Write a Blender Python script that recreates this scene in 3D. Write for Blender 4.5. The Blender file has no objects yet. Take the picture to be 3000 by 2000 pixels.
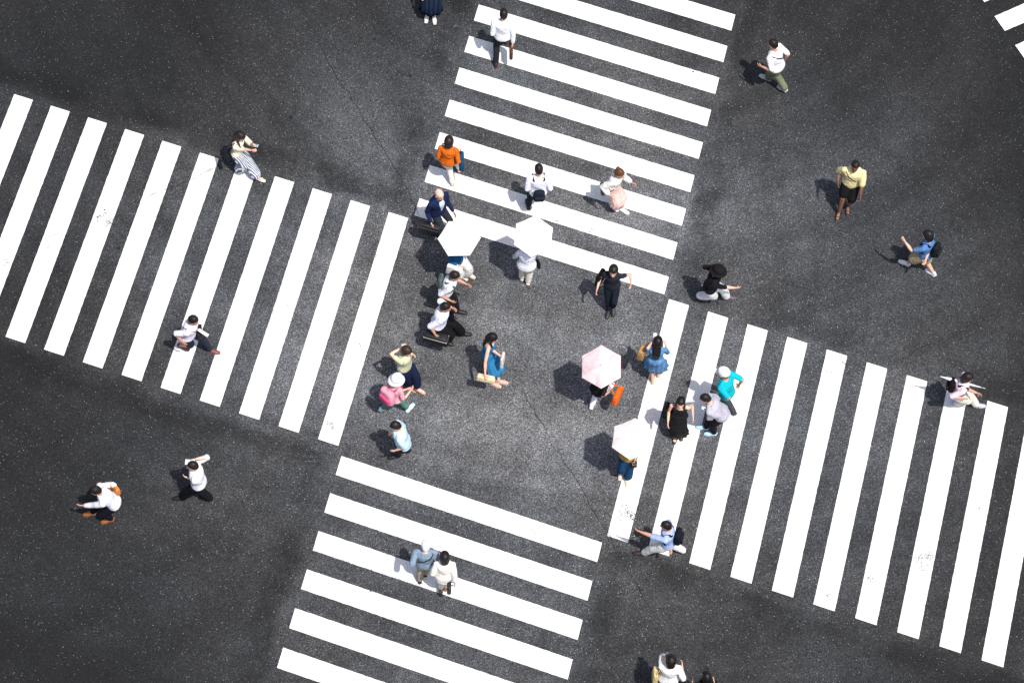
import bpy, bmesh, math, random
from mathutils import Vector, Matrix, noise
import numpy as np
rnd = random.Random(7)
sc = bpy.context.scene
COL = sc.collection
PI = math.pi
def V(*a): return Vector(a)

# ------------------------------------------------------------------ camera
F, T, RL, CH = 8633.059, 0.502603, 0.050998, 55.7871      # focal length (px of 3000), tilt from nadir, roll, height
_fwd = V(0, math.sin(T), -math.cos(T)); _up = V(0, math.cos(T), math.sin(T)); _cx = V(1, 0, 0)
CXv = math.cos(RL)*_cx + math.sin(RL)*_up
CYv = -math.sin(RL)*_cx + math.cos(RL)*_up
CAM = V(0, 0, CH)
cam = bpy.data.objects.new('camera', bpy.data.cameras.new('camera')); COL.objects.link(cam)
M = Matrix((CXv, CYv, -_fwd)).transposed().to_4x4(); M.translation = CAM
cam.matrix_world = M
cam.data.sensor_width = 36; cam.data.lens = F/3000*36; cam.data.clip_start = 1; cam.data.clip_end = 2000
sc.camera = cam
def at(u, v, z=0.0):
    """photo pixel (3000x2000) -> world point on the level plane z"""
    d = _fwd + CXv*((u-1500)/F) - CYv*((v-1000)/F)
    s = (z-CH)/d.z
    return CAM + d*s

# ------------------------------------------------------------------ light
SUN = V(0.30, -0.33, 1.0).normalized()
elev = math.asin(SUN.z); az = math.atan2(SUN.x, SUN.y)
w = bpy.data.worlds.new('World'); sc.world = w; w.use_nodes = True
nt = w.node_tree; bg = nt.nodes['Background']
sky = nt.nodes.new('ShaderNodeTexSky'); sky.sky_type = 'NISHITA'; sky.sun_disc = False
sky.sun_elevation = elev; sky.sun_rotation = az; sky.air_density = 1.0; sky.dust_density = 3.0; sky.ozone_density = 1.0
nt.links.new(sky.outputs[0], bg.inputs[0]); bg.inputs[1].default_value = 0.14
sl = bpy.data.lights.new('sun', 'SUN'); sl.energy = 4.9; sl.angle = math.radians(1.1); sl.color = (1.0, 0.965, 0.92)
so = bpy.data.objects.new('sun', sl); COL.objects.link(so); so.location = (20, -20, 60)
so.rotation_euler = SUN.to_track_quat('Z', 'Y').to_euler()
sc.view_settings.view_transform = 'Standard'; sc.view_settings.look = 'None'; sc.view_settings.exposure = 0
sc.cycles.use_denoising = False

# ------------------------------------------------------------------ node helpers
class NT:
    def __init__(s, name):
        s.m = bpy.data.materials.new(name); s.m.use_nodes = True; s.t = s.m.node_tree; s.n = s.t.nodes; s.l = s.t.links
        s.b = s.n['Principled BSDF']
    def new(s, typ, **k):
        n = s.n.new(typ)
        for a, b in k.items(): setattr(n, a, b)
        return n
    def put(s, v, sock):
        if isinstance(v, (int, float)): sock.default_value = v
        elif isinstance(v, tuple): sock.default_value = v if len(v) == len(sock.default_value) else (*v, 1)
        else: s.l.new(v, sock)
    def math(s, op, a, b=None, c=None, clamp=False):
        n = s.new('ShaderNodeMath', operation=op, use_clamp=clamp)
        s.put(a, n.inputs[0])
        if b is not None: s.put(b, n.inputs[1])
        if c is not None: s.put(c, n.inputs[2])
        return n.outputs[0]
    def ramp(s, v, a, b, lo=0.0, hi=1.0):
        n = s.new('ShaderNodeMapRange', interpolation_type='SMOOTHSTEP')
        s.put(v, n.inputs[0]); s.put(a, n.inputs[1]); s.put(b, n.inputs[2]); s.put(lo, n.inputs[3]); s.put(hi, n.inputs[4])
        return n.outputs[0]
    def mix(s, f, a, b):
        n = s.new('ShaderNodeMix', data_type='RGBA'); s.put(f, n.inputs[0]); s.put(a, n.inputs[6]); s.put(b, n.inputs[7]); return n.outputs[2]
    def noise(s, scale, detail=3, rough=0.55, vec=None, dist=0.0):
        n = s.new('ShaderNodeTexNoise'); n.inputs['Scale'].default_value = scale; n.inputs['Detail'].default_value = detail
        n.inputs['Roughness'].default_value = rough; n.inputs['Distortion'].default_value = dist
        if vec: s.l.new(vec, n.inputs[0])
        return n.outputs[0]
    def vor(s, scale, vec=None, feat='F1'):
        n = s.new('ShaderNodeTexVoronoi', feature=feat); n.inputs['Scale'].default_value = scale
        if vec: s.l.new(vec, n.inputs[0])
        return n
    def dot(s, vec, d):
        n = s.new('ShaderNodeVectorMath', operation='DOT_PRODUCT'); s.l.new(vec, n.inputs[0]); n.inputs[1].default_value = d; return n.outputs['Value']
    def bump(s, h, strength, dist=0.02):
        n = s.new('ShaderNodeBump'); n.inputs['Strength'].default_value = strength; n.inputs['Distance'].default_value = dist
        s.l.new(h, n.inputs['Height']); s.l.new(n.outputs[0], s.b.inputs['Normal'])
    def done(s, col, rough=0.9, spec=0.3):
        s.put(col, s.b.inputs['Base Color']); s.put(rough, s.b.inputs['Roughness']); s.put(spec, s.b.inputs['Specular IOR Level']); return s.m

# street grid (two directions of the junction, 5 degrees off square)
dA = math.radians(-16.9); dB = math.radians(78.6)
eA = V(math.cos(dA), math.sin(dA), 0)      # across the up/down crossings
eB = V(math.cos(dB), math.sin(dB), 0)      # along them
nA = V(-eA.y, eA.x, 0); nB = V(eB.y, -eB.x, 0)
# corridor limits measured on the ground
TL = V(-1.160, 39.456, 0); TR = V(4.408, 37.772, 0); LT = V(-11.483, 36.357, 0); LB = V(-12.613, 30.664, 0)
a0, a1 = nB.dot(TL), nB.dot(TR)
b0, b1 = nA.dot(LB), nA.dot(LT)

def asphalt_nodes(k, pos):
    """returns colour socket + height for asphalt at world position"""
    a = k.math('SUBTRACT', k.dot(pos, nB), (a0+a1)/2); a = k.math('ABSOLUTE', a)
    b = k.math('SUBTRACT', k.dot(pos, nA), (b0+b1)/2); b = k.math('ABSOLUTE', b)
    ha, hb = (a1-a0)/2, (b1-b0)/2
    wob = k.math('MULTIPLY', k.math('SUBTRACT', k.noise(0.9, 3, vec=pos), 0.5), 0.55)
    aw = k.math('ADD', a, wob); bw = k.math('ADD', b, wob)
    ina = k.ramp(aw, ha-0.1, ha+0.5, 1, 0); inb = k.ramp(bw, hb-0.1, hb+0.5, 1, 0)
    inside = k.math('MAXIMUM', ina, inb)
    def band(x, h):
        return k.math('MULTIPLY', k.ramp(x, h+0.05, h+0.30), k.ramp(x, h+0.50, h+0.95, 1, 0))
    ba = k.math('MULTIPLY', band(aw, ha), k.ramp(b, hb+0.1, hb+0.5))
    bb = k.math('MULTIPLY', band(bw, hb), k.ramp(a, ha+0.1, ha+0.5))
    dirt = k.math('MULTIPLY', k.math('MAXIMUM', ba, bb), k.ramp(k.noise(0.8, 4, vec=pos), 0.36, 0.62))
    # vignette and sun sheen painted into the colour: bright junction middle, darker outskirts
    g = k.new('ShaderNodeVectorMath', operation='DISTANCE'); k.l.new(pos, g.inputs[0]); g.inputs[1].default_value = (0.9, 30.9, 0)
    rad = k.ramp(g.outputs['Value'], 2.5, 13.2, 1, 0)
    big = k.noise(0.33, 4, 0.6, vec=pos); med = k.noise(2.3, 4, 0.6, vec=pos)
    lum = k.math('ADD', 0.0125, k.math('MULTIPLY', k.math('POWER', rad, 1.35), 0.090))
    lum = k.math('ADD', lum, k.math('MULTIPLY', inside, 0.0150))
    lum = k.math('MULTIPLY', lum, k.ramp(big, 0.25, 0.75, 0.84, 1.16))
    lum = k.math('MULTIPLY', lum, k.ramp(med, 0.25, 0.75, 0.82, 1.18))
    lum = k.math('MULTIPLY', lum, k.math('SUBTRACT', 1.0, k.math('MULTIPLY', dirt, 0.52)))
    # curved tyre sweeps
    def sweep(c, sc_, amp):
        g2 = k.new('ShaderNodeVectorMath', operation='DISTANCE'); k.l.new(pos, g2.inputs[0]); g2.inputs[1].default_value = c
        cb = k.new('ShaderNodeCombineXYZ'); k.l.new(g2.outputs['Value'], cb.inputs[0]); k.l.new(k.math('MULTIPLY', k.noise(0.25, 2, vec=pos), 1.6), cb.inputs[1])
        return k.ramp(k.noise(sc_, 4, 0.6, vec=cb.outputs[0]), .32, .68, 1-amp, 1+amp)
    lum = k.math('MULTIPLY', lum, k.math('MULTIPLY', sweep((2, 43.4, 0), 0.55, .34), sweep((-14, 34, 0), 0.5, .26)))
    # aggregate
    v1 = k.vor(74, pos); v2 = k.vor(52, pos); v3 = k.vor(115, pos)
    def chan(v): 
        n = k.new('ShaderNodeSeparateColor'); k.l.new(v.outputs['Color'], n.inputs[0]); return n.outputs
    c1 = chan(v1); c2 = chan(v2); c3 = chan(v3)
    gr = k.math('MULTIPLY', k.math('POWER', c1[0], 2.0), 2.5)
    gr2 = k.math('ADD', 0.30, k.math('MULTIPLY', k.math('POWER', c3[0], 1.5), 1.1))
    tot = k.math('MULTIPLY', k.math('ADD', k.math('MULTIPLY', gr, 0.68), 0.45), gr2)
    lum = k.math('MULTIPLY', lum, tot)
    spk = k.math('MULTIPLY', k.ramp(c2[1], 0.925, 0.990), k.ramp(v2.outputs['Distance'], 0.32, 0.45, 1, 0))
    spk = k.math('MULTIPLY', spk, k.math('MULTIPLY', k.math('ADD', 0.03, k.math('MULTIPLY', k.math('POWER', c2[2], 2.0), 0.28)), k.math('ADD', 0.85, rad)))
    lum = k.math('ADD', lum, spk)
    dk = k.math('MULTIPLY', k.ramp(c1[2], 0.0, 0.10, 0.35, 1.0), 1.0)
    lum = k.math('MULTIPLY', lum, dk)
    v4 = k.vor(1.15, pos); s4 = chan(v4)
    lum = k.math('MULTIPLY', lum, k.ramp(k.math('SUBTRACT', v4.outputs['Distance'], k.math('MULTIPLY', k.math('POWER', s4[0], 3.0), 0.045)), 0.0, 0.012, 0.25, 1.0))
    cc = k.new('ShaderNodeCombineColor')
    tint = k.noise(0.22, 2, vec=pos)
    k.l.new(k.math('MULTIPLY', lum, k.ramp(tint, .35, .65, .93, 1.00)), cc.inputs[0]); k.l.new(lum, cc.inputs[1])
    k.l.new(k.math('MULTIPLY', lum, k.ramp(tint, .35, .65, 1.08, 1.03)), cc.inputs[2])
    h = k.math('ADD', k.math('MULTIPLY', v1.outputs['Distance'], -1.0), k.math('MULTIPLY', k.noise(90, 2, vec=pos), 0.6))
    return cc.outputs[0], h

def geo(k): return k.new('ShaderNodeNewGeometry').outputs['Position']
def m_asphalt():
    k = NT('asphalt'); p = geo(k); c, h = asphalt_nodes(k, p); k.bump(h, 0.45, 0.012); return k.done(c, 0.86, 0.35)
def m_paint():
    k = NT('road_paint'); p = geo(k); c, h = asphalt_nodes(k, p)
    at_ = k.new('ShaderNodeAttribute', attribute_name='wear').outputs['Fac']
    n1 = k.noise(34, 5, 0.8, vec=p); n2 = k.noise(5, 3, 0.6, vec=p)
    s = k.math('ADD', n1, k.math('MULTIPLY', k.math('SUBTRACT', n2, 0.5), 0.35))
    thr = k.math('SUBTRACT', 0.80, k.math('MULTIPLY', k.math('POWER', k.math('MINIMUM', k.math('MAXIMUM', at_, 0.0), 1.0), 0.7), 0.272))
    mask = k.ramp(k.math('SUBTRACT', s, thr), -0.01, 0.06)
    vc = k.vor(3.4, p); cs = k.new('ShaderNodeSeparateColor'); k.l.new(vc.outputs['Color'], cs.inputs[0])
    jag = k.math('ADD', vc.outputs['Distance'], k.math('MULTIPLY', k.math('SUBTRACT', k.noise(60, 3, 0.7, vec=p), 0.5), 0.16))
    chip = k.math('MULTIPLY', k.ramp(cs.outputs[0], 0.90, 0.91), k.ramp(jag, k.math('MULTIPLY', cs.outputs[1], 0.085), k.math('ADD', k.math('MULTIPLY', cs.outputs[1], 0.085), 0.015), 1, 0))
    mask = k.math('MAXIMUM', mask, chip)
    dirt = k.ramp(k.noise(1.3, 5, 0.65, vec=p), 0.35, 0.75, 0.86, 0.97)
    gr = k.ramp(k.noise(120, 2, vec=p), 0.2, 0.8, 0.94, 1.02)
    smr = k.math('SUBTRACT', 1.0, k.math('MULTIPLY', k.math('MULTIPLY', at_, k.ramp(n1, .35, .65)), 0.20))
    l = k.math('MULTIPLY', k.math('MULTIPLY', dirt, gr), k.math('MULTIPLY', smr, 0.82))
    cc = k.new('ShaderNodeCombineColor'); k.l.new(l, cc.inputs[0]); k.l.new(k.math('MULTIPLY', l, .995), cc.inputs[1]); k.l.new(k.math('MULTIPLY', l, .975), cc.inputs[2])
    k.bump(k.math('ADD', h, k.math('MULTIPLY', mask, -2.0)), 0.18, 0.010)
    return k.done(k.mix(mask, cc.outputs[0], c), 0.62, 0.4)

_cm = {}
def cloth(c, rough=0.85, fold=1.0, trans=0.0, pattern=None, key=''):
    kk = (c, rough, fold, trans, pattern, key)
    if kk in _cm: return _cm[kk]
    k = NT('cloth'); tc = k.new('ShaderNodeTexCoord').outputs['Object']
    n = k.noise(7, 3, 0.5, vec=tc, dist=0.8); n2 = k.noise(2.5, 3, 0.5, vec=tc)
    f = k.math('MULTIPLY', k.ramp(n, .3, .7, .86, 1.06), k.ramp(n2, .3, .7, .90, 1.05))
    m = k.new('ShaderNodeMix', data_type='RGBA', blend_type='MULTIPLY'); m.inputs[0].default_value = 1
    base = (*c, 1)
    if pattern:
        wv = k.new('ShaderNodeTexWave', bands_direction='X' if pattern[0] == 'v' else 'Z'); wv.inputs['Scale'].default_value = pattern[1]; wv.inputs['Distortion'].default_value = 0.6
        k.l.new(tc, wv.inputs[0])
        k.l.new(k.mix(k.ramp(wv.outputs['Fac'], .4, .6), base, (*pattern[2], 1)), m.inputs[6])
    else: m.inputs[6].default_value = base
    cb = k.new('ShaderNodeCombineColor')
    for i in range(3): k.l.new(f, cb.inputs[i])
    k.l.new(cb.outputs[0], m.inputs[7])
    wn = k.noise(9, 2, 0.5, vec=tc, dist=1.6)
    k.bump(k.math('ADD', wn, k.math('MULTIPLY', k.noise(22, 2, 0.5, vec=tc, dist=1.0), .25)), 0.55*fold, 0.04)
    
    if trans:
        k.b.inputs['Transmission Weight'].default_value = 0.0
        tr = k.new('ShaderNodeBsdfTranslucent'); k.l.new(m.outputs[2], tr.inputs[0])
        mx = k.new('ShaderNodeMixShader'); mx.inputs[0].default_value = trans
        k.l.new(k.b.outputs[0], mx.inputs[1]); k.l.new(tr.outputs[0], mx.inputs[2]); k.l.new(mx.outputs[0], k.n['Material Output'].inputs[0])
    _cm[kk] = k.done(m.outputs[2], rough, 0.12); return _cm[kk]
def skin(c):
    kk = ('skin', c)
    if kk in _cm: return _cm[kk]
    k = NT('skin'); tc = k.new('ShaderNodeTexCoord').outputs['Object']
    n = k.noise(9, 3, vec=tc)
    col = k.mix(k.ramp(n, .3, .7), (c[0]*.9, c[1]*.84, c[2]*.8, 1), (c[0]*1.05, c[1]*1.05, c[2]*1.05, 1))
    k.b.inputs['Subsurface Weight'].default_value = 0.0
    _cm[kk] = k.done(col, 0.5, 0.45); return _cm[kk]
def hairm(c):
    kk = ('hair', c)
    if kk in _cm: return _cm[kk]
    k = NT('hair'); tc = k.new('ShaderNodeTexCoord').outputs['Object']
    mp = k.new('ShaderNodeMapping'); mp.inputs['Scale'].default_value = (60, 60, 8); k.l.new(tc, mp.inputs[0])
    n = k.noise(1.0, 3, vec=mp.outputs[0])
    col = k.mix(k.ramp(n, .3, .7), (c[0]*.7, c[1]*.7, c[2]*.7, 1), (c[0]*1.3, c[1]*1.25, c[2]*1.2, 1))
    k.bump(n, 0.3, 0.008)
    _cm[kk] = k.done(col, 0.48, 0.28); return _cm[kk]
def plain(c, rough=0.5, metal=0.0, spec=0.4):
    kk = ('plain', c, rough, metal)
    if kk in _cm: return _cm[kk]
    k = NT('surface'); tc = k.new('ShaderNodeTexCoord').outputs['Object']; n = k.noise(12, 4, vec=tc)
    col = k.mix(k.ramp(n, .3, .7), (c[0]*.88, c[1]*.88, c[2]*.88, 1), (c[0]*1.05, c[1]*1.05, c[2]*1.05, 1))
    k.b.inputs['Metallic'].default_value = metal
    k.bump(n, 0.15, 0.01)
    _cm[kk] = k.done(col, rough, spec); return _cm[kk]

# ------------------------------------------------------------------ object helpers
PENDING = []
def obj(name, bm, mat, parent=None, loc=None, rot=None, smooth=True, remesh=0, sm=0):
    me = bpy.data.meshes.new(name); bm.normal_update(); bm.to_mesh(me); bm.free()
    me.materials.append(mat)
    if smooth: me.polygons.foreach_set('use_smooth', [True]*len(me.polygons))
    o = bpy.data.objects.new(name, me); COL.objects.link(o)
    if parent: o.parent = parent
    if loc is not None: o.location = loc
    if rot is not None: o.rotation_euler = rot
    if remesh:
        r = o.modifiers.new('r', 'REMESH'); r.mode = 'VOXEL'; r.voxel_size = remesh; r.use_smooth_shade = True
        if sm:
            s = o.modifiers.new('s', 'SMOOTH'); s.iterations = sm; s.factor = 0.5
        PENDING.append(o)
    return o
def tag(o, label=None, cat=None, group=None, kind=None):
    if label: o['label'] = label
    if cat: o['category'] = cat
    if group: o['group'] = group
    if kind: o['kind'] = kind
    return o
def empty(name, loc, rotz=0):
    o = bpy.data.objects.new(name, None); COL.objects.link(o); o.location = loc; o.rotation_euler = (0, 0, rotz); o.empty_display_size = 0.2; return o
def loft(bm, rings, cap=True, closed=True):
    R = [[bm.verts.new(p) for p in r] for r in rings]
    n = len(R[0])
    for a, b in zip(R[:-1], R[1:]):
        for i in range(n if closed else n-1):
            j = (i+1) % n
            bm.faces.new((a[i], a[j], b[j], b[i]))
    if cap:
        bm.faces.new(R[0][::-1]); bm.faces.new(R[-1])
    return R
def tube(bm, pts, rad, ref=V(1, 0, 0), n=12, round_ends=True):
    pts = [Vector(p) for p in pts]; rad = [r if isinstance(r, tuple) else (r, r) for r in rad]
    T_ = []
    for i in range(len(pts)):
        a = pts[max(i-1, 0)]; b = pts[min(i+1, len(pts)-1)]; t = (b-a)
        T_.append(t.normalized() if t.length > 1e-9 else V(0, 0, 1))
    P, Rr, TT = list(pts), list(rad), list(T_)
    if round_ends:
        def sc_(r, s): return (r[0]*s, r[1]*s)
        m0 = min(rad[0]); m1 = min(rad[-1])
        P = [pts[0]-T_[0]*m0*.95, pts[0]-T_[0]*m0*.7] + P + [pts[-1]+T_[-1]*m1*.7, pts[-1]+T_[-1]*m1*.95]
        Rr = [sc_(rad[0], .3), sc_(rad[0], .72)] + Rr + [sc_(rad[-1], .72), sc_(rad[-1], .3)]
        TT = [T_[0]]*2 + TT + [T_[-1]]*2
    rings = []
    for p, r, t in zip(P, Rr, TT):
        u = ref - t*ref.dot(t)
        if u.length < 1e-3: u = V(0, 1, 0) - t*t.y
        u.normalize(); v = t.cross(u)
        rings.append([p + u*(r[0]*math.cos(2*PI*i/n)) + v*(r[1]*math.sin(2*PI*i/n)) for i in range(n)])
    loft(bm, rings); return bm
def ellipsoid(bm, c, r, rot=None, seg=16):
    m = Matrix.Translation(c) @ (rot.to_4x4() if rot else Matrix.Identity(4)) @ Matrix.Diagonal((r[0], r[1], r[2], 1))
    bmesh.ops.create_uvsphere(bm, u_segments=seg, v_segments=max(8, seg*2//3), radius=1, matrix=m)
def rbox(bm, c, s, rot=None, bev=0.02, seg=3, taper=1.0):
    r = bmesh.ops.create_cube(bm, size=1); vs = r['verts']
    for v in vs:
        k = taper if v.co.z > 0 else 1.0
        v.co = V(v.co.x*s[0]*k, v.co.y*s[1]*k, v.co.z*s[2])
    es = list({e for v in vs for e in v.link_edges})
    if bev: 
        r2 = bmesh.ops.bevel(bm, geom=es, offset=min(bev, min(s)*.48), segments=seg, profile=0.5, affect='EDGES')
        vs = list({v for f in r2['faces'] for v in f.verts} | {v for v in vs if v.is_valid})
    m = Matrix.Translation(c) @ (rot.to_4x4() if rot else Matrix.Identity(4))
    for v in vs: v.co = m @ v.co
def ribbon(bm, pts, nrm, wd, th=0.006):
    """flat strap following pts, with outward normals nrm"""
    rings = []
    for i, (p, n) in enumerate(zip(pts, nrm)):
        a = pts[max(i-1, 0)]; b = pts[min(i+1, len(pts)-1)]; t = (b-a).normalized(); s = t.cross(n).normalized()
        rings.append([p+s*wd/2, p+s*wd/2+n*th, p-s*wd/2+n*th, p-s*wd/2])
    loft(bm, rings)
def frame(fwd, up=V(0, 0, 1)):
    """rotation matrix whose Y axis is fwd and whose Z is near up"""
    y = fwd.normalized(); x = y.cross(up)
    if x.length < 1e-3: x = V(1, 0, 0)
    x.normalize(); z = x.cross(y); return Matrix((x, y, z)).transposed()
def lerp(a, b, t): return a*(1-t) + b*t

# ------------------------------------------------------------------ ground
def ground():
    bm = bmesh.new(); s = 600
    for x, y in ((-s, -s), (s, -s), (s, s), (-s, s)): bm.verts.new((x, y+30, 0))
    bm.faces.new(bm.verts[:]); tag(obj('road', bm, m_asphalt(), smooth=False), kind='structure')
ground()
PAINT = m_paint()
# wear patches: photo pixel, radius (m), strength
WEAR = [(50,315,.28,.75),(207,525,.10,.8),(302,645,.26,1.2),(180,620,.08,.5),(390,447,.14,.45),(493,440,.2,.55),(608,490,.22,.75),(490,497,.1,.3),(625,650,.12,.3),
 (147,707,.22,.8),(150,735,.12,.5),(10,768,.2,.9),(120,480,.14,.35),(325,875,.16,.6),(347,865,.05,.9),(820,905,.35,.5),(865,755,.2,.75),(1025,705,.16,.95),(1013,757,.18,.8),(962,1250,.17,1.15),(905,1265,.1,.4),
 (1055,623,.05,.7),(1142,700,.12,.65),(1120,755,.15,.95),(1440,145,.14,.9),(1573,98,.12,.6),(1355,237,.05,.8),(1338,245,.18,.35),(1510,480,.14,.5),(1915,425,.2,.6),(1790,365,.15,.3),
 (1843,1505,.18,1.15),(1825,1500,.2,.6),(1835,1478,.1,.9),(1815,1512,.1,1.0),(1570,1555,.15,1.1),(1695,1720,.2,.65),(1838,1650,.25,.5),(1530,1500,.1,.3),
 (2470,1060,.1,1.2),(2425,1095,.25,.8),(2465,1095,.08,1.0),(2400,1175,.2,.5),(2545,1100,.16,.6),(2408,1240,.06,.9),(2300,1165,.25,.55),(2150,1240,.2,.55),(2632,1220,.22,.55),(2150,1310,.08,.8),
 (2340,1385,.12,.7),(2445,1680,.16,.75),(2425,1745,.2,1.0),(2553,1695,.12,1.35),(2530,1758,.08,1.1),(2712,1640,.22,1.25),(2690,1655,.2,.8),(2680,1740,.1,.9),(2712,1770,.06,1.0),(2863,1493,.14,.8),(2802,1755,.05,1.0),(2600,1610,.1,.4),(2990,300,.2,.5),(1735,672,.14,.95),(1515,655,.1,.9),(1760,455,.3,.35),(1085,1110,.3,.35)]
WP = [(at(u, v), r, s) for u, v, r, s in WEAR]
RAG = [(1950,440,.5),(2000,460,.4),(1640,900,.3),(1050,735,.6),(800,905,.6),(830,870,.5),(1160,1695,.6),(1120,1680,.5),(960,1640,.5),(1250,1730,.5),(2100,1350,.5),(915,552,.3),(1335,245,.2),(2340,1400,.5),(2500,1850,.3),(1200,900,.2),(560,470,.3),(1800,1570,.3),(870,1860,.4),(980,1620,.5),(1050,1850,.5),(640,900,.4)]
RP = [(at(u, v), r) for u, v, r in RAG]
def stripe(parent, p0, du, dv, L, W, z=0.004):
    """painted bar from corner p0, long direction du, short direction dv"""
    bm = bmesh.new(); nu = int(L/0.045); nv = 10
    lay = bm.verts.layers.float.new('wear')
    G = []
    for i in range(nu+1):
        row = []
        for j in range(nv+1):
            u = L*i/nu; v = W*j/nv
            p = p0 + du*u + dv*v
            edge = (j in (0, nv)) or (i in (0, nu))
            if edge:
                q = noise.noise(p*9)*0.006 + noise.noise(p*31)*0.004
                c = p0 + du*(L/2) + dv*(W/2)
                p = p + (dv*(1 if j > nv/2 else -1))*q
            wv = 0.0
            for c, r, s in WP:
                d = (p.xy-c.xy).length
                if d < r*1.4: wv += s*max(0, 1-(d/(r*1.4))**2)
            if edge:
                wv += 0.10
                for c, r in RP:
                    if (p.xy-c.xy).length < r: wv += 0.75
            vt = bm.verts.new((p.x, p.y, z)); vt[lay] = wv + 0.30*max(0, noise.noise(p*0.9)); row.append(vt)
        G.append(row)
    for i in range(nu):
        for j in range(nv):
            f = bm.faces.new((G[i][j], G[i+1][j], G[i+1][j+1], G[i][j+1]))
    bmesh.ops.recalc_face_normals(bm, faces=bm.faces)
    if bm.faces[0].normal.z < 0: bmesh.ops.reverse_faces(bm, faces=bm.faces)
    return obj('stripe', bm, PAINT, parent)
def crossing(name, label, ang, x0, y0, ln, skew, i0, i1, w_=0.4577, per=0.9, vis=None):
    e = empty(name, (0, 0, 0)); tag(e, kind='structure')
    d = V(math.cos(ang), math.sin(ang), 0); n = V(-math.sin(ang), math.cos(ang), 0)
    s = n + skew*d
    for i in range(i0, i1+1):
        stripe(e, V(x0, y0, 0)+d*((i-1)*per), s*(1 if ln > 0 else -1), d, abs(ln), w_)
crossing('crosswalk', '', -1.76652448, -1.1597074, 39.4555229, 5.7893, 0.09824, -4, 7)
crossing('crosswalk', '', -1.76509256, -3.474479, 27.7035173, 5.7872, 0.10284, 1, 10)
crossing('crosswalk', '', -0.29238236, -11.4832645, 36.3567235, -5.7764, -0.096713, -3, 11)
crossing('crosswalk', '', -0.29697593, 3.3718031, 31.9181821, -5.8462, -0.094684, 1, 14)
crossing('crosswalk', '', math.radians(-60.15), 10.752-0.9*math.cos(math.radians(-60.15)), 39.867-0.9*math.sin(math.radians(-60.15)), 5.6, 0.0, -2, 5)

def m_crack():
    k = NT('crack'); n = k.noise(3, 3); return k.done(k.mix(n, (0.006, 0.0065, 0.007, 1), (0.03, 0.031, 0.033, 1)), 0.95, 0.1)
CRK = m_crack()
def crack(pts, wd, faint=1.0):
    P = [at(u, v).xy for u, v in pts]; fine = []
    for a, b in zip(P[:-1], P[1:]):
        n = max(2, int((b-a).length/0.05))
        for i in range(n):
            q = a.lerp(b, i/n); d = V(b.y-a.y, a.x-b.x).normalized()
            q3 = V(q.x, q.y, 0)
            fine.append(q + d*(noise.noise(q3*3)*0.05 + noise.noise(q3*14)*0.018))
    fine.append(P[-1])
    bm = bmesh.new(); L = []; 
    for i, q in enumerate(fine):
        a = fine[max(i-1, 0)]; b = fine[min(i+1, len(fine)-1)]; t = (b-a).normalized(); s = V(-t.y, t.x)
        ww = wd*0.7*(0.45+0.9*abs(noise.noise(V(q.x, q.y, 3)*6)))*min(1, i/4+.1, (len(fine)-1-i)/4+.1)
        L.append((bm.verts.new((q.x+s.x*ww, q.y+s.y*ww, 0.0065)), bm.verts.new((q.x-s.x*ww, q.y-s.y*ww, 0.0065))))
    for a, b in zip(L[:-1], L[1:]): bm.faces.new((a[0], a[1], b[1], b[0]))
    bmesh.ops.recalc_face_normals(bm, faces=bm.faces)
    tag(obj('road_crack', bm, CRK, smooth=False), kind='structure')
crack([(930,120),(945,150),(975,205),(1000,243),(1057,333),(1105,415),(1150,480),(1195,555),(1219,610),(1234,640)], .012)
crack([(1530,1140),(1560,1195),(1593,1250),(1620,1310),(1650,1345),(1700,1425),(1740,1495),(1790,1580),(1830,1655),(1885,1750),(1925,1815)], .011)
crack([(645,485),(620,497),(580,515),(540,535),(490,556),(440,570),(410,590)], .011)
crack([(190,678),(140,695),(118,707)], .008)
crack([(1035,978),(1060,1020),(1070,1037),(1092,1066)], .009)
crack([(2400,440),(2440,415),(2480,385)], .010); crack([(2230,498),(2262,484),(2290,475)], .010)
crack([(2600,1062),(2650,1048),(2690,1020),(2740,1000)], .008); crack([(2700,270),(2730,262)], .006)
crack([(1262,1062),(1280,1072)], .006)

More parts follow.
